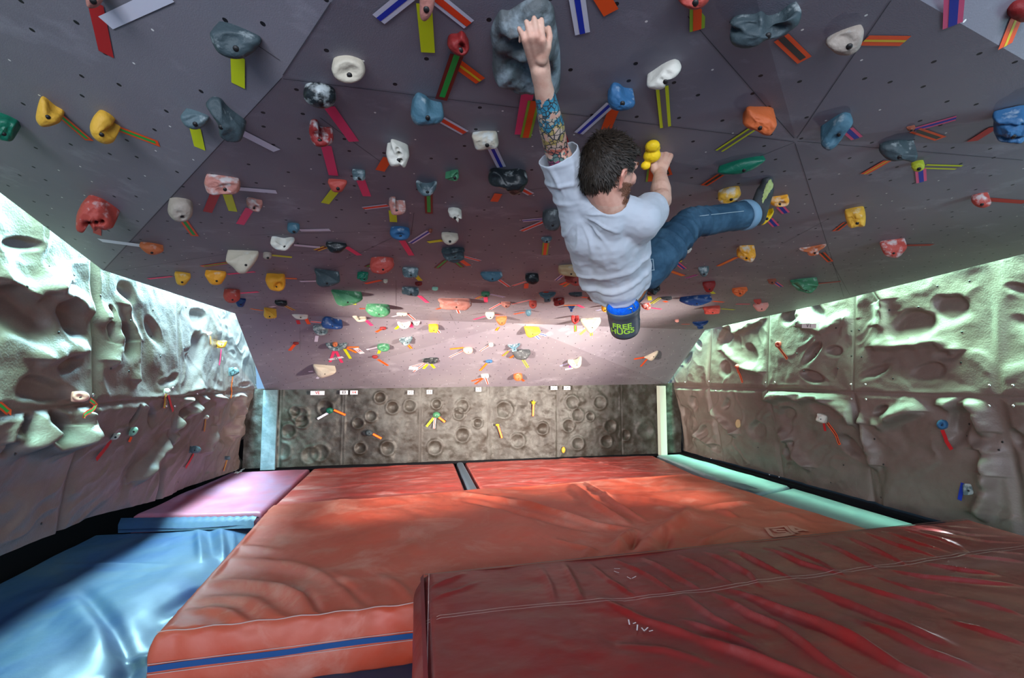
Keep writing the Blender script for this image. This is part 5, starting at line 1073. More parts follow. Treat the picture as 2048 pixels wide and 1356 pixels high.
# ------------------------------------------------------------------ white grade tags with lettering
M['paper'] = mat('white_paper', (0.78, 0.77, 0.80), 0.6); M['ink'] = mat('black_ink', (0.02, 0.02, 0.02), 0.6); M['redink'] = mat('red_ink', (0.45, 0.08, 0.08), 0.6)
def text_mesh(s, size, mt, name='lettering', parent=None, bold=0.0, ext=0.0):
    c = bpy.data.curves.new(name, 'FONT'); c.body = s; c.size = size; c.align_x = 'CENTER'; c.align_y = 'CENTER'; c.offset = bold; c.extrude = ext
    o = bpy.data.objects.new(name, c); COL.objects.link(o); dg = bpy.context.evaluated_depsgraph_get(); me = bpy.data.meshes.new_from_object(o.evaluated_get(dg)); COL.objects.unlink(o); bpy.data.objects.remove(o)
    me.materials.clear(); me.materials.append(mt); r = bpy.data.objects.new(name, me); COL.objects.link(r)
    if parent: r.parent = parent
    return r
def sign(px, py, w, h, s, txt, lab, ink='ink', roll=0):
    if s == 'B': p = onY(px, py, YB - 0.055); n = np.array([0, -1., 0])
    elif s == 'C': p, n = surf(px, py, 'C'); p = p + n * 0.006
    else: p, n = surf(px, py, s); p = p + n * 0.03
    d = np.dot(p - CAM, FW); u = nrm(onP(px + 4, py, p, n) - p); v = np.cross(n, u)
    if np.dot(v, UP) < 0: v = -v; n2 = np.cross(u, v)
    else: n2 = n
    a = np.linalg.norm(onP(px + w / 2, py, p, n) - p); b = h * d / FPX / 2
    if s == 'C': b = min(np.linalg.norm(onP(px, py + h / 2, p, n) - p), b * 2.2)
    V = [(-a, -b, 0), (a, -b, 0), (a, b, 0), (-a, b, 0), (-a, -b, -.001), (a, -b, -.001), (a, b, -.001), (-a, b, -.001)]
    o = mesh_obj('grade_tag', V, [(0, 1, 2, 3), (7, 6, 5, 4), (0, 4, 5, 1), (1, 5, 6, 2), (2, 6, 7, 3), (3, 7, 4, 0)], M['paper'], None, False)
    rr = Matrix.Rotation(math.radians(roll), 4, 'Z')
    o.matrix_world = Matrix(((u[0], v[0], n2[0], p[0]), (u[1], v[1], n2[1], p[1]), (u[2], v[2], n2[2], p[2]), (0, 0, 0, 1))) @ rr
    if txt:
        t = text_mesh(txt, b * 1.9, M[ink], 'lettering', o, 0.0015); t.location = (0, 0, 0.0012)
        wd = max(t.dimensions[0], 1e-3)
        if wd > 1.7 * a: t.scale[0] = 1.7 * a / wd
    tag(o, lab, 'grade tag', 'white grade tags'); return o
sign(635, 786, 28, 8, 'B', 'VE', 'long white grade tag high on the back wall, farthest left', 'redink')
sign(688, 785, 16, 8, 'B', 'E3', 'white grade tag on the back wall, left one of the close pair', 'ink')
sign(708, 785, 15, 8, 'B', 'V4', 'white grade tag on the back wall, right one of the close pair', 'redink')
sign(821, 785, 12, 8, 'B', 'V2', 'white grade tag with bold black V2 on the back wall', 'ink')
sign(859, 784, 11, 8, 'B', 'E3', 'white grade tag just right of the bold V2 tag on the back wall', 'ink')
sign(957, 779, 11, 8, 'B', 'V3', 'white grade tag at the middle of the back wall top', 'ink')
sign(1108, 776, 13, 7, 'B', 'V5', 'white grade tag on the back wall below the cream half-bowl hold, left of two', 'ink')
sign(1134, 776, 13, 7, 'B', 'V6', 'white grade tag on the back wall, farthest right of all', 'ink')
sign(1622, 652, 21, 9, 'R', 'V 1', 'white V 1 grade tag on the right rock wall', 'ink')
sign(672, 716, 31, 5, 'C', 'V3', 'white grade tag across two pink tapes on the far left of the roof', 'ink')
sign(718, 701, 10, 14, 'C', 'V4', 'white upright grade tag at the end of two orange tapes', 'redink')
sign(1178, 654, 20, 5, 'C', '1-3', 'white grade tag just under the large cream boulder hold', 'redink')
sign(827, 736, 18, 7, 'C', '', 'white tag over the tapes left of the dark green craggy hold', 'ink', -30)
sign(1138, 737, 16, 4, 'C', '', 'white tag below the cream half-bowl hold', 'ink')
sign(440, 717, 11, 7, 'L', '', 'white tag on the pink tape below the amber jug', 'ink')
# ------------------------------------------------------------------ the climber
def C3(x, y, z): return RT * x + UP * y + FW * z      # vector in camera axes
def skin_material():
    m = mat('skin', (0.60, 0.36, 0.27), 0.55, 0.35, noise=(30, (0.50, 0.25, 0.18), .45, .75), bump=(120, 0.25, 0.001)); nt = m.node_tree; b = nt.nodes['Principled BSDF']; N = nt.nodes.new; L = nt.links.new
    b.inputs['Subsurface Weight'].default_value = 0.0
    skin_out = b.inputs['Base Color'].links[0].from_socket
    at = N('ShaderNodeAttribute'); at.attribute_name = 'ink'        # R: inked region, G: along the forearm, B: around it
    sep = N('ShaderNodeSeparateColor'); L(at.outputs['Color'], sep.inputs[0])
    cmb = N('ShaderNodeCombineXYZ'); L(sep.outputs[1], cmb.inputs[0]); L(sep.outputs[2], cmb.inputs[1])
    tc = [n for n in nt.nodes if n.type == 'TEX_COORD'][0]
    # colour by height on the arm with noisy borders
    n = N('ShaderNodeTexNoise'); n.inputs['Scale'].default_value = 38; n.inputs['Detail'].default_value = 2; L(tc.outputs['Object'], n.inputs['Vector'])
    ad = N('ShaderNodeMath'); ad.operation = 'MULTIPLY_ADD'; ad.inputs[1].default_value = 0.35; L(n.outputs['Fac'], ad.inputs[0]); L(sep.outputs[1], ad.inputs[2])
    cr = N('ShaderNodeValToRGB'); cr.color_ramp.interpolation = 'CONSTANT'; e = cr.color_ramp.elements
    stops = [(0.0, (.03, .20, .30)), (.26, (.05, .26, .36)), (.38, (.42, .34, .26)), (.46, (.03, .18, .26)), (.53, (.40, .30, .10)), (.60, (.46, .34, .27)), (.70, (.36, .26, .08)), (.76, (.48, .33, .26)), (.84, (.45, .12, .08)), (.92, (.10, .16, .14)), (.99, (.40, .27, .20)), (1.0, (.25, .05, .12))]
    e[0].position = 0; e[0].color = (*stops[0][1], 1); e[1].position = 1.0; e[1].color = (*stops[-1][1], 1)
    for p_, c in stops[1:-1]: x = e.new(p_); x.color = (*c, 1)
    L(ad.outputs[0], cr.inputs['Fac'])
    v = N('ShaderNodeTexVoronoi'); v.feature = 'DISTANCE_TO_EDGE'; v.inputs['Scale'].default_value = 62; L(tc.outputs['Object'], v.inputs['Vector'])
    lt = N('ShaderNodeMath'); lt.operation = 'LESS_THAN'; lt.inputs[1].default_value = 0.075; L(v.outputs['Distance'], lt.inputs[0])
    mx = N('ShaderNodeMix'); mx.data_type = 'RGBA'; mx.inputs['B'].default_value = (.035, .035, .04, 1); L(cr.outputs['Color'], mx.inputs['A']); L(lt.outputs[0], mx.inputs['Factor'])
    # leave some bare skin inside the drawing
    n2 = N('ShaderNodeTexNoise'); n2.inputs['Scale'].default_value = 26; L(tc.outputs['Object'], n2.inputs['Vector'])
    g2 = N('ShaderNodeMath'); g2.operation = 'LESS_THAN'; g2.inputs[1].default_value = 0.60; L(n2.outputs['Fac'], g2.inputs[0])
    ml = N('ShaderNodeMath'); ml.operation = 'MULTIPLY'; L(sep.outputs[0], ml.inputs[0]); L(g2.outputs[0], ml.inputs[1])
    mf = N('ShaderNodeMix'); mf.data_type = 'RGBA'; L(ml.outputs[0], mf.inputs['Factor']); L(skin_out, mf.inputs['A']); L(mx.outputs['Result'], mf.inputs['B'])
    at2 = N('ShaderNodeAttribute'); at2.attribute_name = 'flush'; s2 = N('ShaderNodeSeparateColor'); L(at2.outputs['Color'], s2.inputs[0])
    mg = N('ShaderNodeMix'); mg.data_type = 'RGBA'; mg.inputs['B'].default_value = (0.62, 0.23, 0.16, 1); L(mf.outputs['Result'], mg.inputs['A']); L(s2.outputs[0], mg.inputs['Factor'])
    L(mg.outputs['Result'], b.inputs['Base Color'])
    return m
M['skin'] = skin_material()
M['shirt'] = mat('white_cotton', (0.40, 0.42, 0.46), 0.85, 0.2, bump=(300, 0.15, 0.001), sheen=0.2)
M['jeans'] = mat('blue_denim', (0.016, 0.048, 0.085), 0.8, 0.25, noise=(9, (0.050, 0.115, 0.18), .42, .72), bump=(220, 0.4, 0.002))
M['cuff'] = mat('turned_denim', (0.15, 0.26, 0.36), 0.85, 0.2, bump=(220, 0.4, 0.002))
M['hair'] = mat('dark_brown_hair', (0.022, 0.014, 0.009), 0.55, 0.3)
M['beard'] = mat('reddish_beard', (0.17, 0.065, 0.030), 0.6, 0.3)
M['shoe'] = mat('dark_shoe', (0.028, 0.032, 0.036), 0.55, 0.4, noise=(20, (.05, .055, .06), .4, .6)); M['lime'] = mat('lime_shoe_panel', (0.33, 0.40, 0.12), 0.6, 0.3, noise=(60, (.42, .48, .2), .4, .6))
M['belt'] = mat('tan_leather_belt', (0.32, 0.10, 0.03), 0.5, 0.4)

J = dict(neck=atD(1222, 418, 1.69), shL=atD(1152, 398, 1.70), elL=atD(1112, 296, 1.58), wrL=atD(1080, 142, 1.335), shR=atD(1284, 440, 1.70), elR=atD(1322, 398, 1.86), wrR=atD(1320, 345, 1.985),
         chest=atD(1215, 468, 1.80), waist=atD(1236, 556, 2.02), pel=atD(1250, 570, 2.10), hipR=atD(1292, 536, 2.12), hipL=atD(1215, 545, 2.14), kneeR=atD(1378, 446, 2.27), ankR=atD(1508, 428, 2.40),
         kneeL=atD(1226, 508, 2.50), ankL=atD(1204, 470, 2.82))
HF = nrm(C3(.84, .0, .54)); HU = C3(.12, .92, -.30); HU = nrm(HU - HF * np.dot(HU, HF)); HR = np.cross(HF, HU)   # head axes (world is right handed)
HC0 = atD(1220, 334, 1.60)
def hp(f, r, u): return HC0 + HF * f + HR * r + HU * u
parts = []
A = lambda *a: parts.append(cone_vf(*a))
def S(c, r, basis=None):
    v, f = sphere_vf((0, 0, 0), 1.0, 20); r = np.ones(3) * r if np.ndim(r) == 0 else np.array(r); v = np.array(v) * r
    if basis is not None: v = v @ np.array(basis)
    parts.append((list(v + np.array(c)), f))
HB = [HF, HR, HU]
# head
S(hp(-.012, 0, .012), (.094, .073, .092), HB); S(hp(.030, 0, -.020), (.058, .060, .078), HB); S(hp(.045, 0, -.062), (.042, .048, .042), HB); S(hp(.072, 0, -.090), (.022, .026, .022), HB)
S(hp(.070, 0, .020), (.026, .050, .024), HB); S(hp(.074, .033, -.022), (.018, .018, .020), HB); S(hp(.074, -.033, -.022), (.018, .018, .020), HB)
A(hp(.086, 0, .008), .010, hp(.113, 0, -.026), .0135); S(hp(.100, .009, -.030), .0095); S(hp(.100, -.009, -.030), .0095)
A(hp(.089, -.016, -.056), .0075, hp(.089, .016, -.056), .0075); A(hp(.087, -.014, -.065), .0075, hp(.087, .014, -.065), .0075)
A(hp(.005, .040, -.062), .018, hp(.06, .028, -.092), .015); A(hp(.005, -.040, -.062), .018, hp(.06, -.028, -.092), .015)
for sg in (1, -1):   # ears: rim and lobe
    pts = [hp(-.002, sg * .070, -.062), hp(-.008, sg * .077, -.044), hp(-.020, sg * .087, -.026), hp(-.016, sg * .086, -.010), hp(-.002, sg * .080, -.004), hp(.008, sg * .073, -.016)]
    for a, b in zip(pts[:-1], pts[1:]): A(a, .0055, b, .0055)
    S(hp(-.004, sg * .072, -.032), (.012, .005, .024), HB); S(hp(.001, sg * .071, -.058), .0068)
# neck and torso
A(hp(-.035, 0, -.055), .054, J['neck'], .062); A(J['neck'], .058, J['chest'], .085)
for a, b, r0, r1 in (('neck', 'shL', .05, .052), ('neck', 'shR', .05, .052), ('shL', 'chest', .05, .09), ('shR', 'chest', .05, .09), ('chest', 'waist', .095, .082), ('waist', 'pel', .082, .09), ('hipL', 'hipR', .075, .075)): A(J[a], r0, J[b], r1)
# left arm
fL = J['wrL'] - J['elL']; A(J['shL'], .052, J['elL'], .040); A(J['elL'], .040, J['elL'] + fL * .30, .0405); A(J['elL'] + fL * .30, .0405, J['elL'] + fL * .72, .0300); A(J['elL'] + fL * .72, .0300, J['wrL'], .0235)
A(J['wrL'] * .9 + J['elL'] * .1 - RT * .006, .0215, J['wrL'] + C3(-.010, .01, 0), .0190); A(J['wrL'] * .9 + J['elL'] * .1 + RT * .006, .0215, J['wrL'] + C3(.010, .01, 0), .0190)
# right arm
fR = J['wrR'] - J['elR']; A(J['shR'], .050, J['elR'], .040); A(J['elR'] + C3(.004, -.006, 0), .036, J['elR'] + fR * .35, .040); A(J['elR'] + fR * .35, .040, J['elR'] + fR * .8, .029); A(J['elR'] + fR * .8, .029, J['wrR'], .0235)
A(J['wrR'] - RT * .007, .023, J['wrR'] + RT * .007, .022)
# left hand: back of the hand to the camera, four fingers over the edge of the volume, thumb on the right side
kn = [atD(1050, 78, 1.246), atD(1062, 73, 1.238), atD(1074, 72, 1.238), atD(1085, 80, 1.246)]
pip = [atD(1038, 57, 1.232), atD(1053, 44, 1.226), atD(1068, 37, 1.222), atD(1083, 40, 1.228)]
tip = [p + C3(.004, .002, .026) for p in pip]; tip2 = [p + C3(.003, -.010, .038) for p in pip]
for i in range(4):
    A(J['wrL'] + C3((-1.5 + i) * .009, .010, .003), .0150, kn[i], .0108)
    r = [.0062, .0070, .0072, .0070][i]
    A(kn[i], r + .0018, pip[i], r); A(pip[i], r, tip[i], r - .001); A(tip[i], r - .001, tip2[i], r - .0018)
th = [atD(1084, 118, 1.300), atD(1094, 94, 1.272), atD(1099, 74, 1.264), atD(1097, 57, 1.262)]
A(th[0], .017, th[1], .0128); A(th[1], .0112, th[2], .0094); A(th[2], .0094, th[3], .0078)
# right hand: fist closed round the yellow hold, back of hand and thumb edge showing
kr = [atD(1311, 309, 2.035), atD(1321, 302, 2.030), atD(1332, 303, 2.025), atD(1341, 312, 2.020)]
pr_ = [p + C3(-.002 - .003 * i, .024, .020) for i, p in enumerate(kr)]
tr_ = [p + C3(-.022, -.002, .026) for p in pr_]; tr2 = [p + C3(-.016, -.018, .004) for p in tr_]
for i in range(4):
    A(J['wrR'] + C3((-1.5 + i) * .009, .010, .002), .0165, kr[i], .0122); r = [.0082, .0085, .0082, .0074][i]
    A(kr[i], r + .0022, pr_[i], r); A(pr_[i], r, tr_[i], r - .001); A(tr_[i], r - .001, tr2[i], r - .0018)
tb = [atD(1310, 338, 1.99), atD(1307, 324, 1.985), atD(1309, 312, 1.99), atD(1316, 303, 2.00)]
A(tb[0], .019, tb[1], .0145); A(tb[1], .0130, tb[2], .0105); A(tb[2], .0105, tb[3], .0090)
# legs (inside the jeans) and feet (inside the shoes)
A(J['hipR'], .080, J['kneeR'], .050); A(J['kneeR'], .050, J['kneeR'] * .6 + J['ankR'] * .4, .050); A(J['kneeR'] * .6 + J['ankR'] * .4, .050, J['ankR'], .034)
A(J['hipL'], .080, J['kneeL'], .050); A(J['kneeL'], .050, J['kneeL'] * .6 + J['ankL'] * .4, .050); A(J['kneeL'] * .6 + J['ankL'] * .4, .050, J['ankL'], .034)
heelR = atD(1517, 438, 2.415); toeR = atD(1534, 362, 2.29); ballR = atD(1531, 382, 2.33)
A(J['ankR'], .034, heelR, .028); A(J['ankR'], .034, ballR, .026)
heelL = J['ankL'] + C3(-.01, .0, .05); toeL = J['ankL'] + C3(-.03, .07, .10)
A(J['ankL'], .034, heelL, .03); A(heelL, .03, toeL, .026)
V, Nn, F = remesh_parts(*join_vf(parts), 0.0034, 3, 'person')
person = mesh_obj('person', V, F, M['skin'])
tag(person, 'person in white T-shirt and blue jeans hanging from roof holds, tattooed left arm stretched up', 'person')
# ink and flush attributes
t = ((V - J['elL']) @ fL) / np.dot(fL, fL); foot = J['elL'] + t[:, None] * fL; dist = np.linalg.norm(V - foot, axis=1)
tU = ((V - J['shL']) @ (J['elL'] - J['shL'])) / np.dot(J['elL'] - J['shL'], J['elL'] - J['shL'])
px_y = CY - FPX * ((V - CAM) @ UP) / ((V - CAM) @ FW); px_x = CX + FPX * ((V - CAM) @ RT) / ((V - CAM) @ FW)
tt = 1 - t                       # 0 at the wrist
inked = ((t < .735 + .015 * np.sin(V[:, 0] * 300)) & (t > -1.2) & (dist < .10) & (np.linalg.norm(V - J['shL'], axis=1) > .06) & (V @ RT < J['shL'] @ RT + .02) & (np.linalg.norm(V - HC0, axis=1) > .15)).astype(float)
al = np.clip((tt - .27) / 0.95, 0, 1)
def set_color(me, name, arr):
    ca = me.color_attributes.new(name, 'FLOAT_COLOR', 'POINT'); ca.data.foreach_set('color', np.asarray(arr, dtype=np.float32).ravel())
set_color(person.data, 'ink', np.stack([inked, al, al * 0, np.ones(len(V))], 1))
loc = (V - HC0); lf, lr, lu = loc @ HF, loc @ HR, loc @ HU
ear = np.exp(-(((lf + .008) / .022) ** 2 + ((np.abs(lr) - .082) / .010) ** 2 + ((lu + .034) / .04) ** 2))
nose = np.exp(-(np.linalg.norm(loc - (HF * .108 - HU * .028), axis=1) / .022) ** 2)
face = 0.35 * (np.linalg.norm(loc, axis=1) < .13)
kk = 0.5 * np.exp(-np.minimum.reduce([np.linalg.norm(V - k, axis=1) for k in kn + kr]) ** 2 / .012 ** 2)
fl = np.clip(ear * .9 + nose * .5 + face + kk, 0, 1)
set_color(person.data, 'flush', np.stack([fl] * 3 + [np.ones(len(V))], 1))
# eyes and brows
M['eye'] = mat('eye_white', (0.75, 0.74, 0.72), 0.2, 0.5); M['iris'] = mat('eye_iris', (0.06, 0.09, 0.10), 0.2, 0.5)
for sg in (1, -1):
    v_, f_ = sphere_vf(hp(.066, sg * .027, -.002), .0118, 16); e = mesh_obj('eye', v_, f_, M['eye'], person); v_, f_ = sphere_vf(hp(.0745, sg * .027, -.002), .0050, 10); mesh_obj('iris', v_, f_, M['iris'], e)
# hair: cap surface plus many short tufts lying back from the crown
whorl = nrm(HU * .75 - HF * .66)
def hair_shell():
    pr = []
    def s2(c, r): v, f = sphere_vf((0, 0, 0), 1.0, 24); v = (np.array(v) * r) @ np.array(HB) + c; pr.append((list(v), f))
    s2(hp(-.012, 0, .012), (.099, .079, .096)); s2(hp(.050, 0, .056), (.046, .056, .032)); s2(hp(-.045, 0, -.030), (.064, .066, .062)); s2(hp(-.062, 0, -.060), (.034, .046, .034))
    v, n_, f = remesh_parts(*join_vf(pr), 0.004, 2, 'hair'); v = np.array(v)
    l = v - HC0; a, b, c = l @ HF, l @ HR, l @ HU
    keep_v = ~((a > .046 - .30 * np.clip(-c + .045, 0, .2)) & (c < .052)) & ~((a > -.008) & (c < -.004) & (a > -.02 - c * .1)) & ~((np.abs(b) > .056) & (a > -.024) & (c < -.006)) & (c > -.094)
    v = v + n_ * (0.004 * fbm(v[:, 0] * 60, v[:, 1] * 60, v[:, 2] * 60, 3)[:, None])
    f2 = [q for q in f if all(keep_v[i] for i in q)]
    return v, n_, f2, keep_v
hv, hn, hf, hk = hair_shell()
used_v = sorted({i for q in hf for i in q}); remap = {i: k for k, i in enumerate(used_v)}
HV = [hv[i] for i in used_v]; HFc = [tuple(remap[i] for i in q) for q in hf]
rnd = np.random.default_rng(5); picks = rnd.choice(used_v, size=min(5200, len(used_v)), replace=False)
for i in picks:
    p = hv[i]; n = hn[i]; dirv = p - (HC0 + whorl * .10); dirv = dirv - n * np.dot(dirv, n)
    if np.linalg.norm(dirv) < 1e-4: dirv = HR.copy()
    dirv = nrm(dirv); sw = np.cross(n, dirv); dirv = nrm(dirv + .45 * sw + .55 * rnd.normal(size=3) * .5); ln = (.014 + .014 * rnd.random()) * (.45 if np.dot(p - HC0, HF) > .035 else 1); lift = .35 + .5 * rnd.random()
    side = nrm(np.cross(n, dirv)) * (.0011 + .0009 * rnd.random()); s = len(HV)
    m1 = p + dirv * ln * .5 + n * ln * .30 * lift; e1 = p + dirv * ln + n * ln * .25 * lift
    HV += [p - side - n * .001, p + side - n * .001, m1 + side * .8, m1 - side * .8, e1]; HFc += [(s, s + 1, s + 2, s + 3), (s + 3, s + 2, s + 4)]
hair = mesh_obj('hair', HV, HFc, M['hair'], person)
# beard: short stubble shell of tufts on jaw and chin
sel = np.where((lf > .010) & (lu < -.038) & (np.linalg.norm(loc, axis=1) < .128) & (lu > -.108) & ~((lf > .084) & (lu > -.052)) & ~((lf < .050) & (lu < -.082 - .0 * lf)) & ~((lf < .030) & (lu < -.070)))[0]
sel = sel[np.abs(lr[sel]) > -1]
BV = []; BF = []
for i in rnd.choice(sel, size=min(4200, len(sel)), replace=False):
    p = V[i]; n = Nn[i]; d_ = nrm(-HU * .8 + HF * .25 + n * .5 + rnd.normal(size=3) * .25); side = nrm(np.cross(n, d_)) * .0008; ln = .005 + .005 * rnd.random(); s = len(BV)
    BV += [p - side, p + side, p + d_ * ln + n * .0015]; BF.append((s, s + 1, s + 2))
if BF: mesh_obj('beard', BV, BF, M['beard'], person)
BV = []; BF = []
for sg in (1, -1):
    for k in range(160):
        q = rnd.random(); p = hp(.090 - .022 * q * q, sg * (.012 + .036 * q), .021 + .006 * math.sin(q * 3) + .006 * (rnd.random() - .5)); d_ = nrm(HR * sg + HU * .3 + rnd.normal(size=3) * .2); s = len(BV)
        BV += [p - HU * .0008, p + HU * .0008, p + d_ * .009 + HF * .002]; BF.append((s, s + 1, s + 2))
mesh_obj('eyebrows', BV, BF, M['beard'], person)

def cloth(pts, voxel, name, smooth=4): return remesh_parts(*join_vf([cone_vf(*p) for p in pts]), voxel, smooth, name)
def finish_cloth(name, v, f, keep, mt, thick=.0025, parent=None):
    f = [q for q in f if all(keep[i] for i in q)]
    us = sorted({i for q in f for i in q}); rm = {i: k for k, i in enumerate(us)}
    o = mesh_obj(name, v[us], [tuple(rm[i] for i in q) for q in f], mt, parent or person)
    bm = bmesh.new(); bm.from_mesh(o.data)
    for _ in range(3):      # even out the cut borders
        mv = {}
        for e in bm.edges:
            if e.is_boundary:
                for a, b in ((e.verts[0], e.verts[1]), (e.verts[1], e.verts[0])): mv.setdefault(a, []).append(b.co.copy())
        for vv, l in mv.items():
            if len(l) == 2: vv.co = vv.co * .4 + (l[0] + l[1]) * .3
    bm.to_mesh(o.data); bm.free()
    sm = o.modifiers.new('thickness', 'SOLIDIFY'); sm.thickness = thick; sm.offset = -1
    return o
def img(v): d = (v - CAM) @ FW; return CX + FPX * ((v - CAM) @ RT) / d, CY - FPX * ((v - CAM) @ UP) / d
# T-shirt
hemC = atD(1240, 580, 2.08)
slL = J['elL'] + (J['shL'] - J['elL']) * .10; slR = J['shR'] + (J['elR'] - J['shR']) * .50
P_ = [(J['shL'], .072, slL - (J['shL'] - slL) * .25, .066), (J['shR'], .072, J['elR'], .062), (J['neck'] + C3(0, -.012, 0), .072, J['shL'], .066), (J['neck'] + C3(0, -.012, 0), .072, J['shR'], .066), (J['neck'] + C3(0, -.03, 0), .07, J['chest'], .120),
      (J['shL'], .070, J['chest'] + C3(-.075, 0, 0), .092), (J['shR'], .072, J['chest'] + C3(.075, .02, 0), .088), (J['chest'] + C3(-.075, 0, 0), .092, atD(1200, 550, 2.03), .088), (J['chest'] + C3(.070, .02, 0), .090, atD(1262, 545, 2.02), .080),
      (J['chest'], .122, J['waist'], .112), (J['waist'], .112, atD(1238, 600, 2.13), .096), (atD(1200, 550, 2.03), .088, atD(1222, 600, 2.13), .062), (atD(1262, 545, 2.02), .080, atD(1262, 590, 2.11), .062)]
v, n, f = cloth(P_, .0052, 'shirt', 5)
sp = nrm(J['waist'] - J['neck']); ac = RT - sp * np.dot(RT, sp); ac = nrm(ac); bk = np.cross(sp, ac)
if np.dot(bk, FW) > 0: bk = -bk
rl = v - J['neck']; s_ = rl @ sp; a_ = rl @ ac; facing = np.clip((n @ bk) * 1.2 + .2, 0, 1)
Ls = np.linalg.norm(J['waist'] - J['neck'])
ph = s_ * 62 - 9 * (a_ * 3.4) ** 2 + 7 * a_ + 1.6 * fbm(a_ * 7, s_ * 6, .5, 2)
w1 = sstep(.16, .30, s_) * facing
fold = (np.clip(np.sin(ph), -.35, 1) ** 3 * .55 + .35 * np.sin(ph * .53 + 1)) * w1 * (.6 + .4 * vnoise(a_ * 5 + 3, s_ * 9, 1.5)) * .024
ix, iy = img(v)
# folds fanning out from the left armpit and from the collar
dl = v - J['shL']; ang = np.arctan2((v - J['shL']) @ sp, (v - J['shL']) @ ac); rr = np.linalg.norm(dl, axis=1)
fan = np.clip(np.sin(ang * 15 + 2.0 * fbm(a_ * 5, s_ * 5, 2.2, 2)), -.3, 1) ** 3 * np.exp(-((rr - .14) / .05) ** 2) * sstep(.07, .11, rr) * .007
slv = np.clip(np.sin(((v - J['shL']) @ nrm(J['elL'] - J['shL'])) * 95 + 18 * (dl @ RT)), -.4, 1) ** 3 * np.exp(-((ix - 1120) / 45) ** 2 - ((iy - 375) / 45) ** 2) * .006
cen = np.exp(-((rr - .17) / .09) ** 2) * (s_ > -.02)
v = v + n * (fold + fan * (s_ < .22) + slv + .004 * fbm(v[:, 0] * 16, v[:, 1] * 16, v[:, 2] * 16, 3) + .010 * np.exp(-((s_ - Ls * .95) / .05) ** 2) * facing)[:, None]
ix, iy = img(v)
ud = nrm(slL - J['shL']); rd_ = nrm(J['elR'] - J['shR'])
keep = ((v - slL) @ ud < .0) | (np.linalg.norm(v - slL, axis=1) > .13)
keep &= ~(((v - slR) @ rd_ > 0) & (np.linalg.norm(v - J['elR'], axis=1) < .19))
hem_d = nrm(C3(.10, -.80, .58)); keep &= ((v - atD(1240, 588, 2.12)) @ hem_d < .0)
ix0, iy0 = img(v - n * 0)
keep &= ~((((ix0 - 1221) / 37) ** 2 + ((iy0 - 387) / 40) ** 2 < 1) & (np.linalg.norm(v - J['neck'], axis=1) < .14))
shirt = finish_cloth('t_shirt', v, f, keep, M['shirt'], .003)
# jeans
K1 = J['kneeR'] * .5 + J['ankR'] * .5
P_ = [(J['hipR'], .098, J['kneeR'], .070), (J['kneeR'], .068, K1, .070), (K1, .070, J['ankR'] + (J['ankR'] - J['kneeR']) * .03, .066), (J['hipL'], .096, J['kneeL'], .070), (J['kneeL'], .068, J['ankL'], .066), (J['hipL'], .094, J['hipR'], .094), (J['pel'], .104, J['waist'] * .35 + J['pel'] * .65, .100)]
v, n, f = cloth(P_, .0056, 'jeans', 4)
tr = (v - J['kneeR']) @ nrm(J['ankR'] - J['kneeR']); ar = (v - J['kneeR']) @ UP
th_ = nrm(J['kneeR'] - J['hipR']); tq = (v - J['kneeR']) @ th_
wr_ = np.clip(np.sin(tr * 120 + 2 * fbm(ar * 14, tr * 10, 1, 2) + ar * 20), -.3, 1) ** 2 * np.exp(-((tr - .02) / .07) ** 2) * .010 + np.clip(np.sin(tq * 80 + ar * 16), -.2, 1) ** 2 * np.exp(-((tq + .18) / .12) ** 2) * .011
v = v + n * (wr_ * sstep(2.6, 2.4, (v - CAM) @ FW) + .005 * fbm(v[:, 0] * 14, v[:, 1] * 14, v[:, 2] * 14, 3))[:, None]
aR = nrm(J['ankR'] - J['kneeR']); aL = nrm(J['ankL'] - J['kneeL'])
keep = ~(((v - (J['ankR'] - aR * .035)) @ aR > 0) & (np.linalg.norm(v - J['ankR'], axis=1) < .16)) & ~(((v - J['ankL']) @ aL > 0) & (np.linalg.norm(v - J['ankL'], axis=1) < .16))
wd = nrm(J['waist'] - J['pel']); keep &= ~(((v - J['waist'] * .5 - J['pel'] * .5) @ wd > .02) & (np.linalg.norm(v - J['waist'], axis=1) < .16))
jeans = finish_cloth('jeans', v, f, keep, M['jeans'], .003)
# turned-up cuff
def cuff(c, ax, r, ln, nm):
    ax = nrm(ax); u = nrm(np.cross(ax, UP)); w_ = np.cross(ax, u); n1, n2 = 40, 7; V = []; F = []
    prof = [(-ln, r - .004), (-ln, r + .004), (-ln * .5, r + .006), (0, r + .005), (.004, r + .001), (.0, r - .004), (-ln * .5, r - .005)]
    for k in range(n1):
        ph = 2 * PI * k / n1
        for z_, q in prof: q2 = q * (1 + .04 * math.sin(3 * ph + 1)); V.append(c + ax * z_ + (u * math.cos(ph) + w_ * math.sin(ph)) * q2)
    for k in range(n1):
        j = (k + 1) % n1
        for m_ in range(n2 - 1): F.append((k * n2 + m_, j * n2 + m_, j * n2 + m_ + 1, k * n2 + m_ + 1))
    return mesh_obj(nm, V, F, M['cuff'], jeans)
cuff(J['ankR'] - aR * .030, aR, .069, .040, 'cuff'); cuff(J['ankL'] + aL * .004, aL, .068, .040, 'cuff')
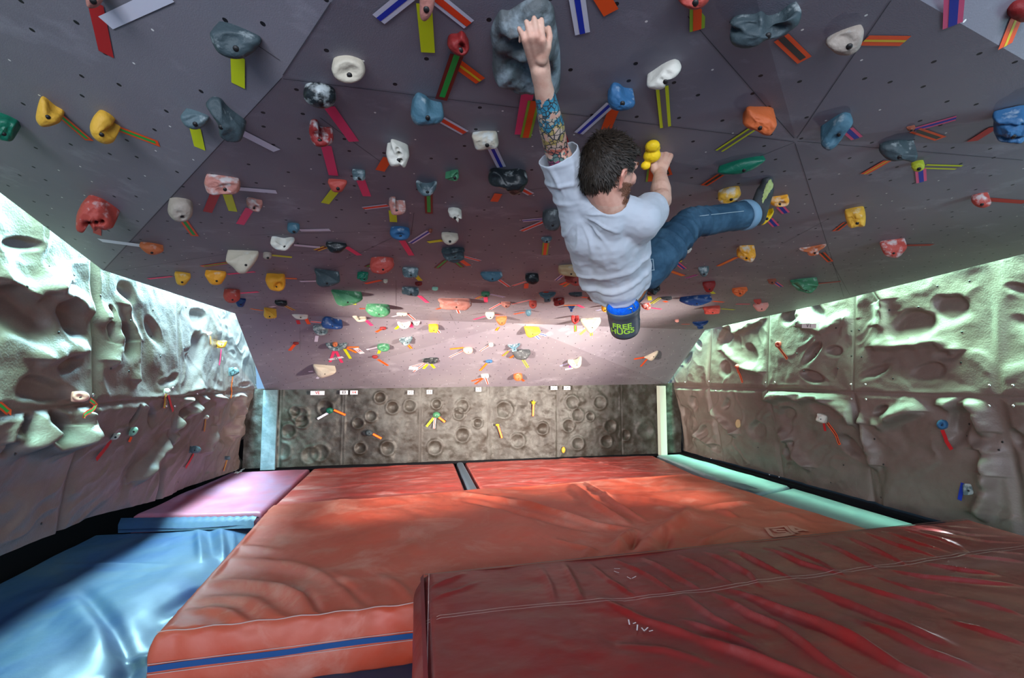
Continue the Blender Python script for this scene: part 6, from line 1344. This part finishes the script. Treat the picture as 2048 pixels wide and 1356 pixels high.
# back pocket and seams drawn in thread
M['denimthread'] = mat('pale_denim_thread', (.30, .38, .42), .7)
def surf_line(mesh_v, pts, parent, w_=.0022, lift=.003):
    out = []
    ixx, iyy = img(mesh_v); dd_ = (mesh_v - CAM) @ FW
    for (x, y) in pts:
        q = np.hypot(ixx - x, iyy - y); c = np.where(q < 7)[0]
        if len(c) == 0: c = np.argsort(q)[:4]
        dpt = np.percentile(dd_[c], 15); out.append(atD(x, y, dpt - lift))
    return ribbon('stitching', out, w_, M['denimthread'], parent, -FW, 0)
jv = v
lin = lambda a, b, k=10: [(a[0] + (b[0] - a[0]) * i / k, a[1] + (b[1] - a[1]) * i / k) for i in range(k + 1)]
surf_line(jv, lin((1398, 432), (1488, 422), 14), jeans); surf_line(jv, lin((1295, 520), (1306, 518)), jeans); surf_line(jv, lin((1306, 518), (1308, 540)), jeans); surf_line(jv, lin((1294, 541), (1309, 540)), jeans); surf_line(jv, lin((1298, 532), (1296, 545)), jeans)
# belt patch below the shirt hem
bb = nrm(np.cross(wd, RT))
V = []; F = []; cB = J['waist'] * .42 + J['pel'] * .58; ux = nrm(np.cross(wd, FW)); uz = np.cross(wd, ux)
for k in range(48):
    ph = 2 * PI * k / 48; d_ = ux * math.cos(ph) * .118 + uz * math.sin(ph) * .108
    for h_, q in ((-.016, 1.0), (-.016, 1.04), (.016, 1.04), (.016, 1.0)): V.append(cB + d_ * q + wd * h_)
for k in range(48):
    j = (k + 1) % 48
    for m_ in range(4): F.append((k * 4 + m_, j * 4 + m_, j * 4 + (m_ + 1) % 4, k * 4 + (m_ + 1) % 4))
mesh_obj('belt', V, F, M['belt'], person)
# shoes
def shoe(heel, toe, ball, ank, solen, nm):
    L_ = nrm(toe - heel); up_ = nrm(ank - heel - L_ * np.dot(ank - heel, L_)); sd = np.cross(L_, up_)
    p = [cone_vf(heel, .033, ball, .037), cone_vf(ball, .037, toe, .024), cone_vf(heel, .033, heel + up_ * .035, .034), cone_vf(ball + up_ * .008, .034, ank * .55 + ball * .45, .036), cone_vf(heel * .5 + ball * .5 - up_ * .006, .030, toe - up_ * .006, .022)]
    v, n, f = remesh_parts(*join_vf(p), .0036, 4, 'shoe'); 
    o = mesh_obj(nm, v, f, M['shoe'], person)
    return o, v, n, f, L_, up_, sd
sR, v, n, f, L_, up_, sd = shoe(heelR, toeR, ballR, J['ankR'], None, 'climbing_shoe')
ix, iy = img(v)
side_n = nrm(C3(.35, -.15, -.92))
# lime panel: offset copy of the faces inside an outline on the camera side
def inside(x, y, poly):
    c = np.zeros(len(x), bool); j = len(poly) - 1
    for i in range(len(poly)):
        xi, yi = poly[i]; xj, yj = poly[j]; m_ = ((yi > y) != (yj > y)) & (x < (xj - xi) * (y - yi) / (yj - yi + 1e-9) + xi); c ^= m_; j = i
    return c
pm = inside(ix, iy, [(1541, 357), (1546, 366), (1546, 374), (1540, 384), (1532, 397), (1525, 409), (1523, 402), (1526, 386), (1531, 370), (1536, 361)]) & (n @ FW < .1)
pf = [q for q in f if all(pm[i] for i in q)]
if pf:
    us = sorted({i for q in pf for i in q}); rm = {i: k for k, i in enumerate(us)}
    mesh_obj('sole_panel', (v + n * .0018)[us], [tuple(rm[i] for i in q) for q in pf], M['lime'], sR)
shoe(heelL, toeL, heelL * .4 + toeL * .6, J['ankL'], None, 'climbing_shoe')

# ------------------------------------------------------------------ chalk bag
def chalk_bag():
    d = 1.965; top = atD(1246, 613, d); ax = nrm(C3(-.22, .66, -.70))        # opening direction
    u = nrm(RT - ax * np.dot(RT, ax)); w_ = np.cross(ax, u)
    root = empty('chalk_bag', top); tag(root, 'dark grey chalk bag with blue fleece lining and lime lettering hanging behind the waist', 'chalk bag')
    M['bagc'] = mat('dark_grey_nylon', (0.045, 0.06, 0.075), 0.45, 0.5, noise=(12, (.07, .09, .11), .4, .65)); M['fleece'] = mat('blue_fleece', (0.006, 0.10, 0.60), 0.95, 0.1, noise=(60, (.01, .16, .62), .4, .65), bump=(160, 1.0, .004)); M['limeink'] = mat('lime_print', (0.38, 0.68, 0.06), 0.6)
    R0, H_ = .066, .150; n1 = 56; V = []; F = []
    prof = [(-.020, .0, .93), (.0, R0 * .97, 1), (.004, R0 * 1.02, 1), (-.004, R0 * 1.05, 1), (-.024, R0 * 1.04, 1), (-.028, R0 * 1.00, 1), (-.060, R0 * .99, 1), (-.100, R0 * .97, 1), (-.135, R0 * .95, 1), (-H_, R0 * .90, 1), (-H_ - .004, R0 * .70, 1), (-H_ - .002, .0, 1)]
    prof = prof[1:]
    for z_, r_, _ in prof:
        for k in range(n1):
            ph = 2 * PI * k / n1; wob = 1 + (.02 * math.sin(3 * ph + z_ * 40) if z_ < -.03 else 0); V.append((u * math.cos(ph) + w_ * math.sin(ph) * .80) * r_ * wob + ax * z_)
    m_ = len(prof)
    for i in range(m_ - 1):
        for k in range(n1): j = (k + 1) % n1; F.append((i * n1 + k, (i + 1) * n1 + k, (i + 1) * n1 + j, i * n1 + j))
    o = mesh_obj('body', V, F, M['bagc'], root)
    V = []; F = []; prof = [(-.001, R0 * .975), (-.006, R0 * .93), (-.014, R0 * .80), (-.026, R0 * .60), (-.034, .001)]
    for z_, r_ in prof:
        for k in range(n1): ph = 2 * PI * k / n1; V.append((u * math.cos(ph) + w_ * math.sin(ph) * .80) * r_ * (1 + .02 * math.sin(9 * ph)) + ax * z_)
    for i in range(len(prof) - 1):
        for k in range(n1): j = (k + 1) % n1; F.append((i * n1 + k, i * n1 + j, (i + 1) * n1 + j, (i + 1) * n1 + k))
    mesh_obj('fleece_lining', V, F, M['fleece'], root)
    # lettering wrapped on the side facing the camera
    view = nrm(CAM - top); view = view - ax * np.dot(view, ax); ph0 = math.atan2(np.dot(view, w_) / .8, np.dot(view, u))
    for txt, z0, sz in (('FREE', -.066, .040), ('HUGS', -.097, .040)):
        t_ = text_mesh(txt, sz, M['limeink'], 'lettering', root, 0.0009); me = t_.data
        bm = bmesh.new(); bm.from_mesh(me); bmesh.ops.subdivide_edges(bm, edges=[e for e in bm.edges if e.calc_length() > .006], cuts=3); bm.to_mesh(me); bm.free()
        sgn = 1 if np.dot(-u * math.sin(ph0 + .1) + w_ * math.cos(ph0 + .1), RT) > 0 else -1
        for vt in me.vertices:
            x, y = vt.co.x - .012, vt.co.y; ph = ph0 + sgn * x / R0; zz = z0 + y
            r_ = R0 * 1.0 * (1 + .02 * math.sin(3 * ph + zz * 40)) + .0014
            vt.co = Vector((u * math.cos(ph) + w_ * math.sin(ph) * .80) * r_ + ax * zz)
    # side strap, cord and toggle, belt loop to the waist
    def tube(nm, pts, r, mt, parent):
        c = bpy.data.curves.new(nm, 'CURVE'); c.dimensions = '3D'; c.bevel_depth = r; c.bevel_resolution = 3; sp_ = c.splines.new('POLY'); sp_.points.add(len(pts) - 1)
        for i, p in enumerate(pts): sp_.points[i].co = (*p, 1)
        ob = bpy.data.objects.new(nm, c); COL.objects.link(ob); me = bpy.data.meshes.new_from_object(ob.evaluated_get(bpy.context.evaluated_depsgraph_get())); COL.objects.unlink(ob); bpy.data.objects.remove(ob)
        me.materials.clear(); me.materials.append(mt); r_ = bpy.data.objects.new(nm, me); COL.objects.link(r_); r_.parent = parent
        for p in me.polygons: p.use_smooth = True
        return r_
    rel = lambda x, y, dd: atD(x, y, dd) - top
    tube('cord', [rel(1266, 607, 1.975), rel(1271, 616, 1.968), rel(1277, 627, 1.972), rel(1280, 640, 1.985)], .0018, M['bagc'], root)
    tube('drawcord', [rel(1255, 618, 1.955), rel(1262, 617, 1.952), rel(1265, 624, 1.955), rel(1264, 634, 1.965)], .0022, M['bagc'], root)
    v_, f_ = sphere_vf(rel(1262, 617, 1.952), .0060, 12); mesh_obj('toggle', v_, f_, M['steel'], root)
    v_, f_ = cone_vf(rel(1267, 600, 1.985), .0075, rel(1273, 603, 1.985), .0085); mesh_obj('brush_holder', v_, f_, mat('pale_plastic', (.6, .52, .45), .5), root)
    tube('waist_strap', [rel(1222, 606, 2.09), rel(1232, 592, 2.12), rel(1262, 586, 2.12), rel(1268, 598, 2.09)], .005, M['bagc'], root)
chalk_bag()
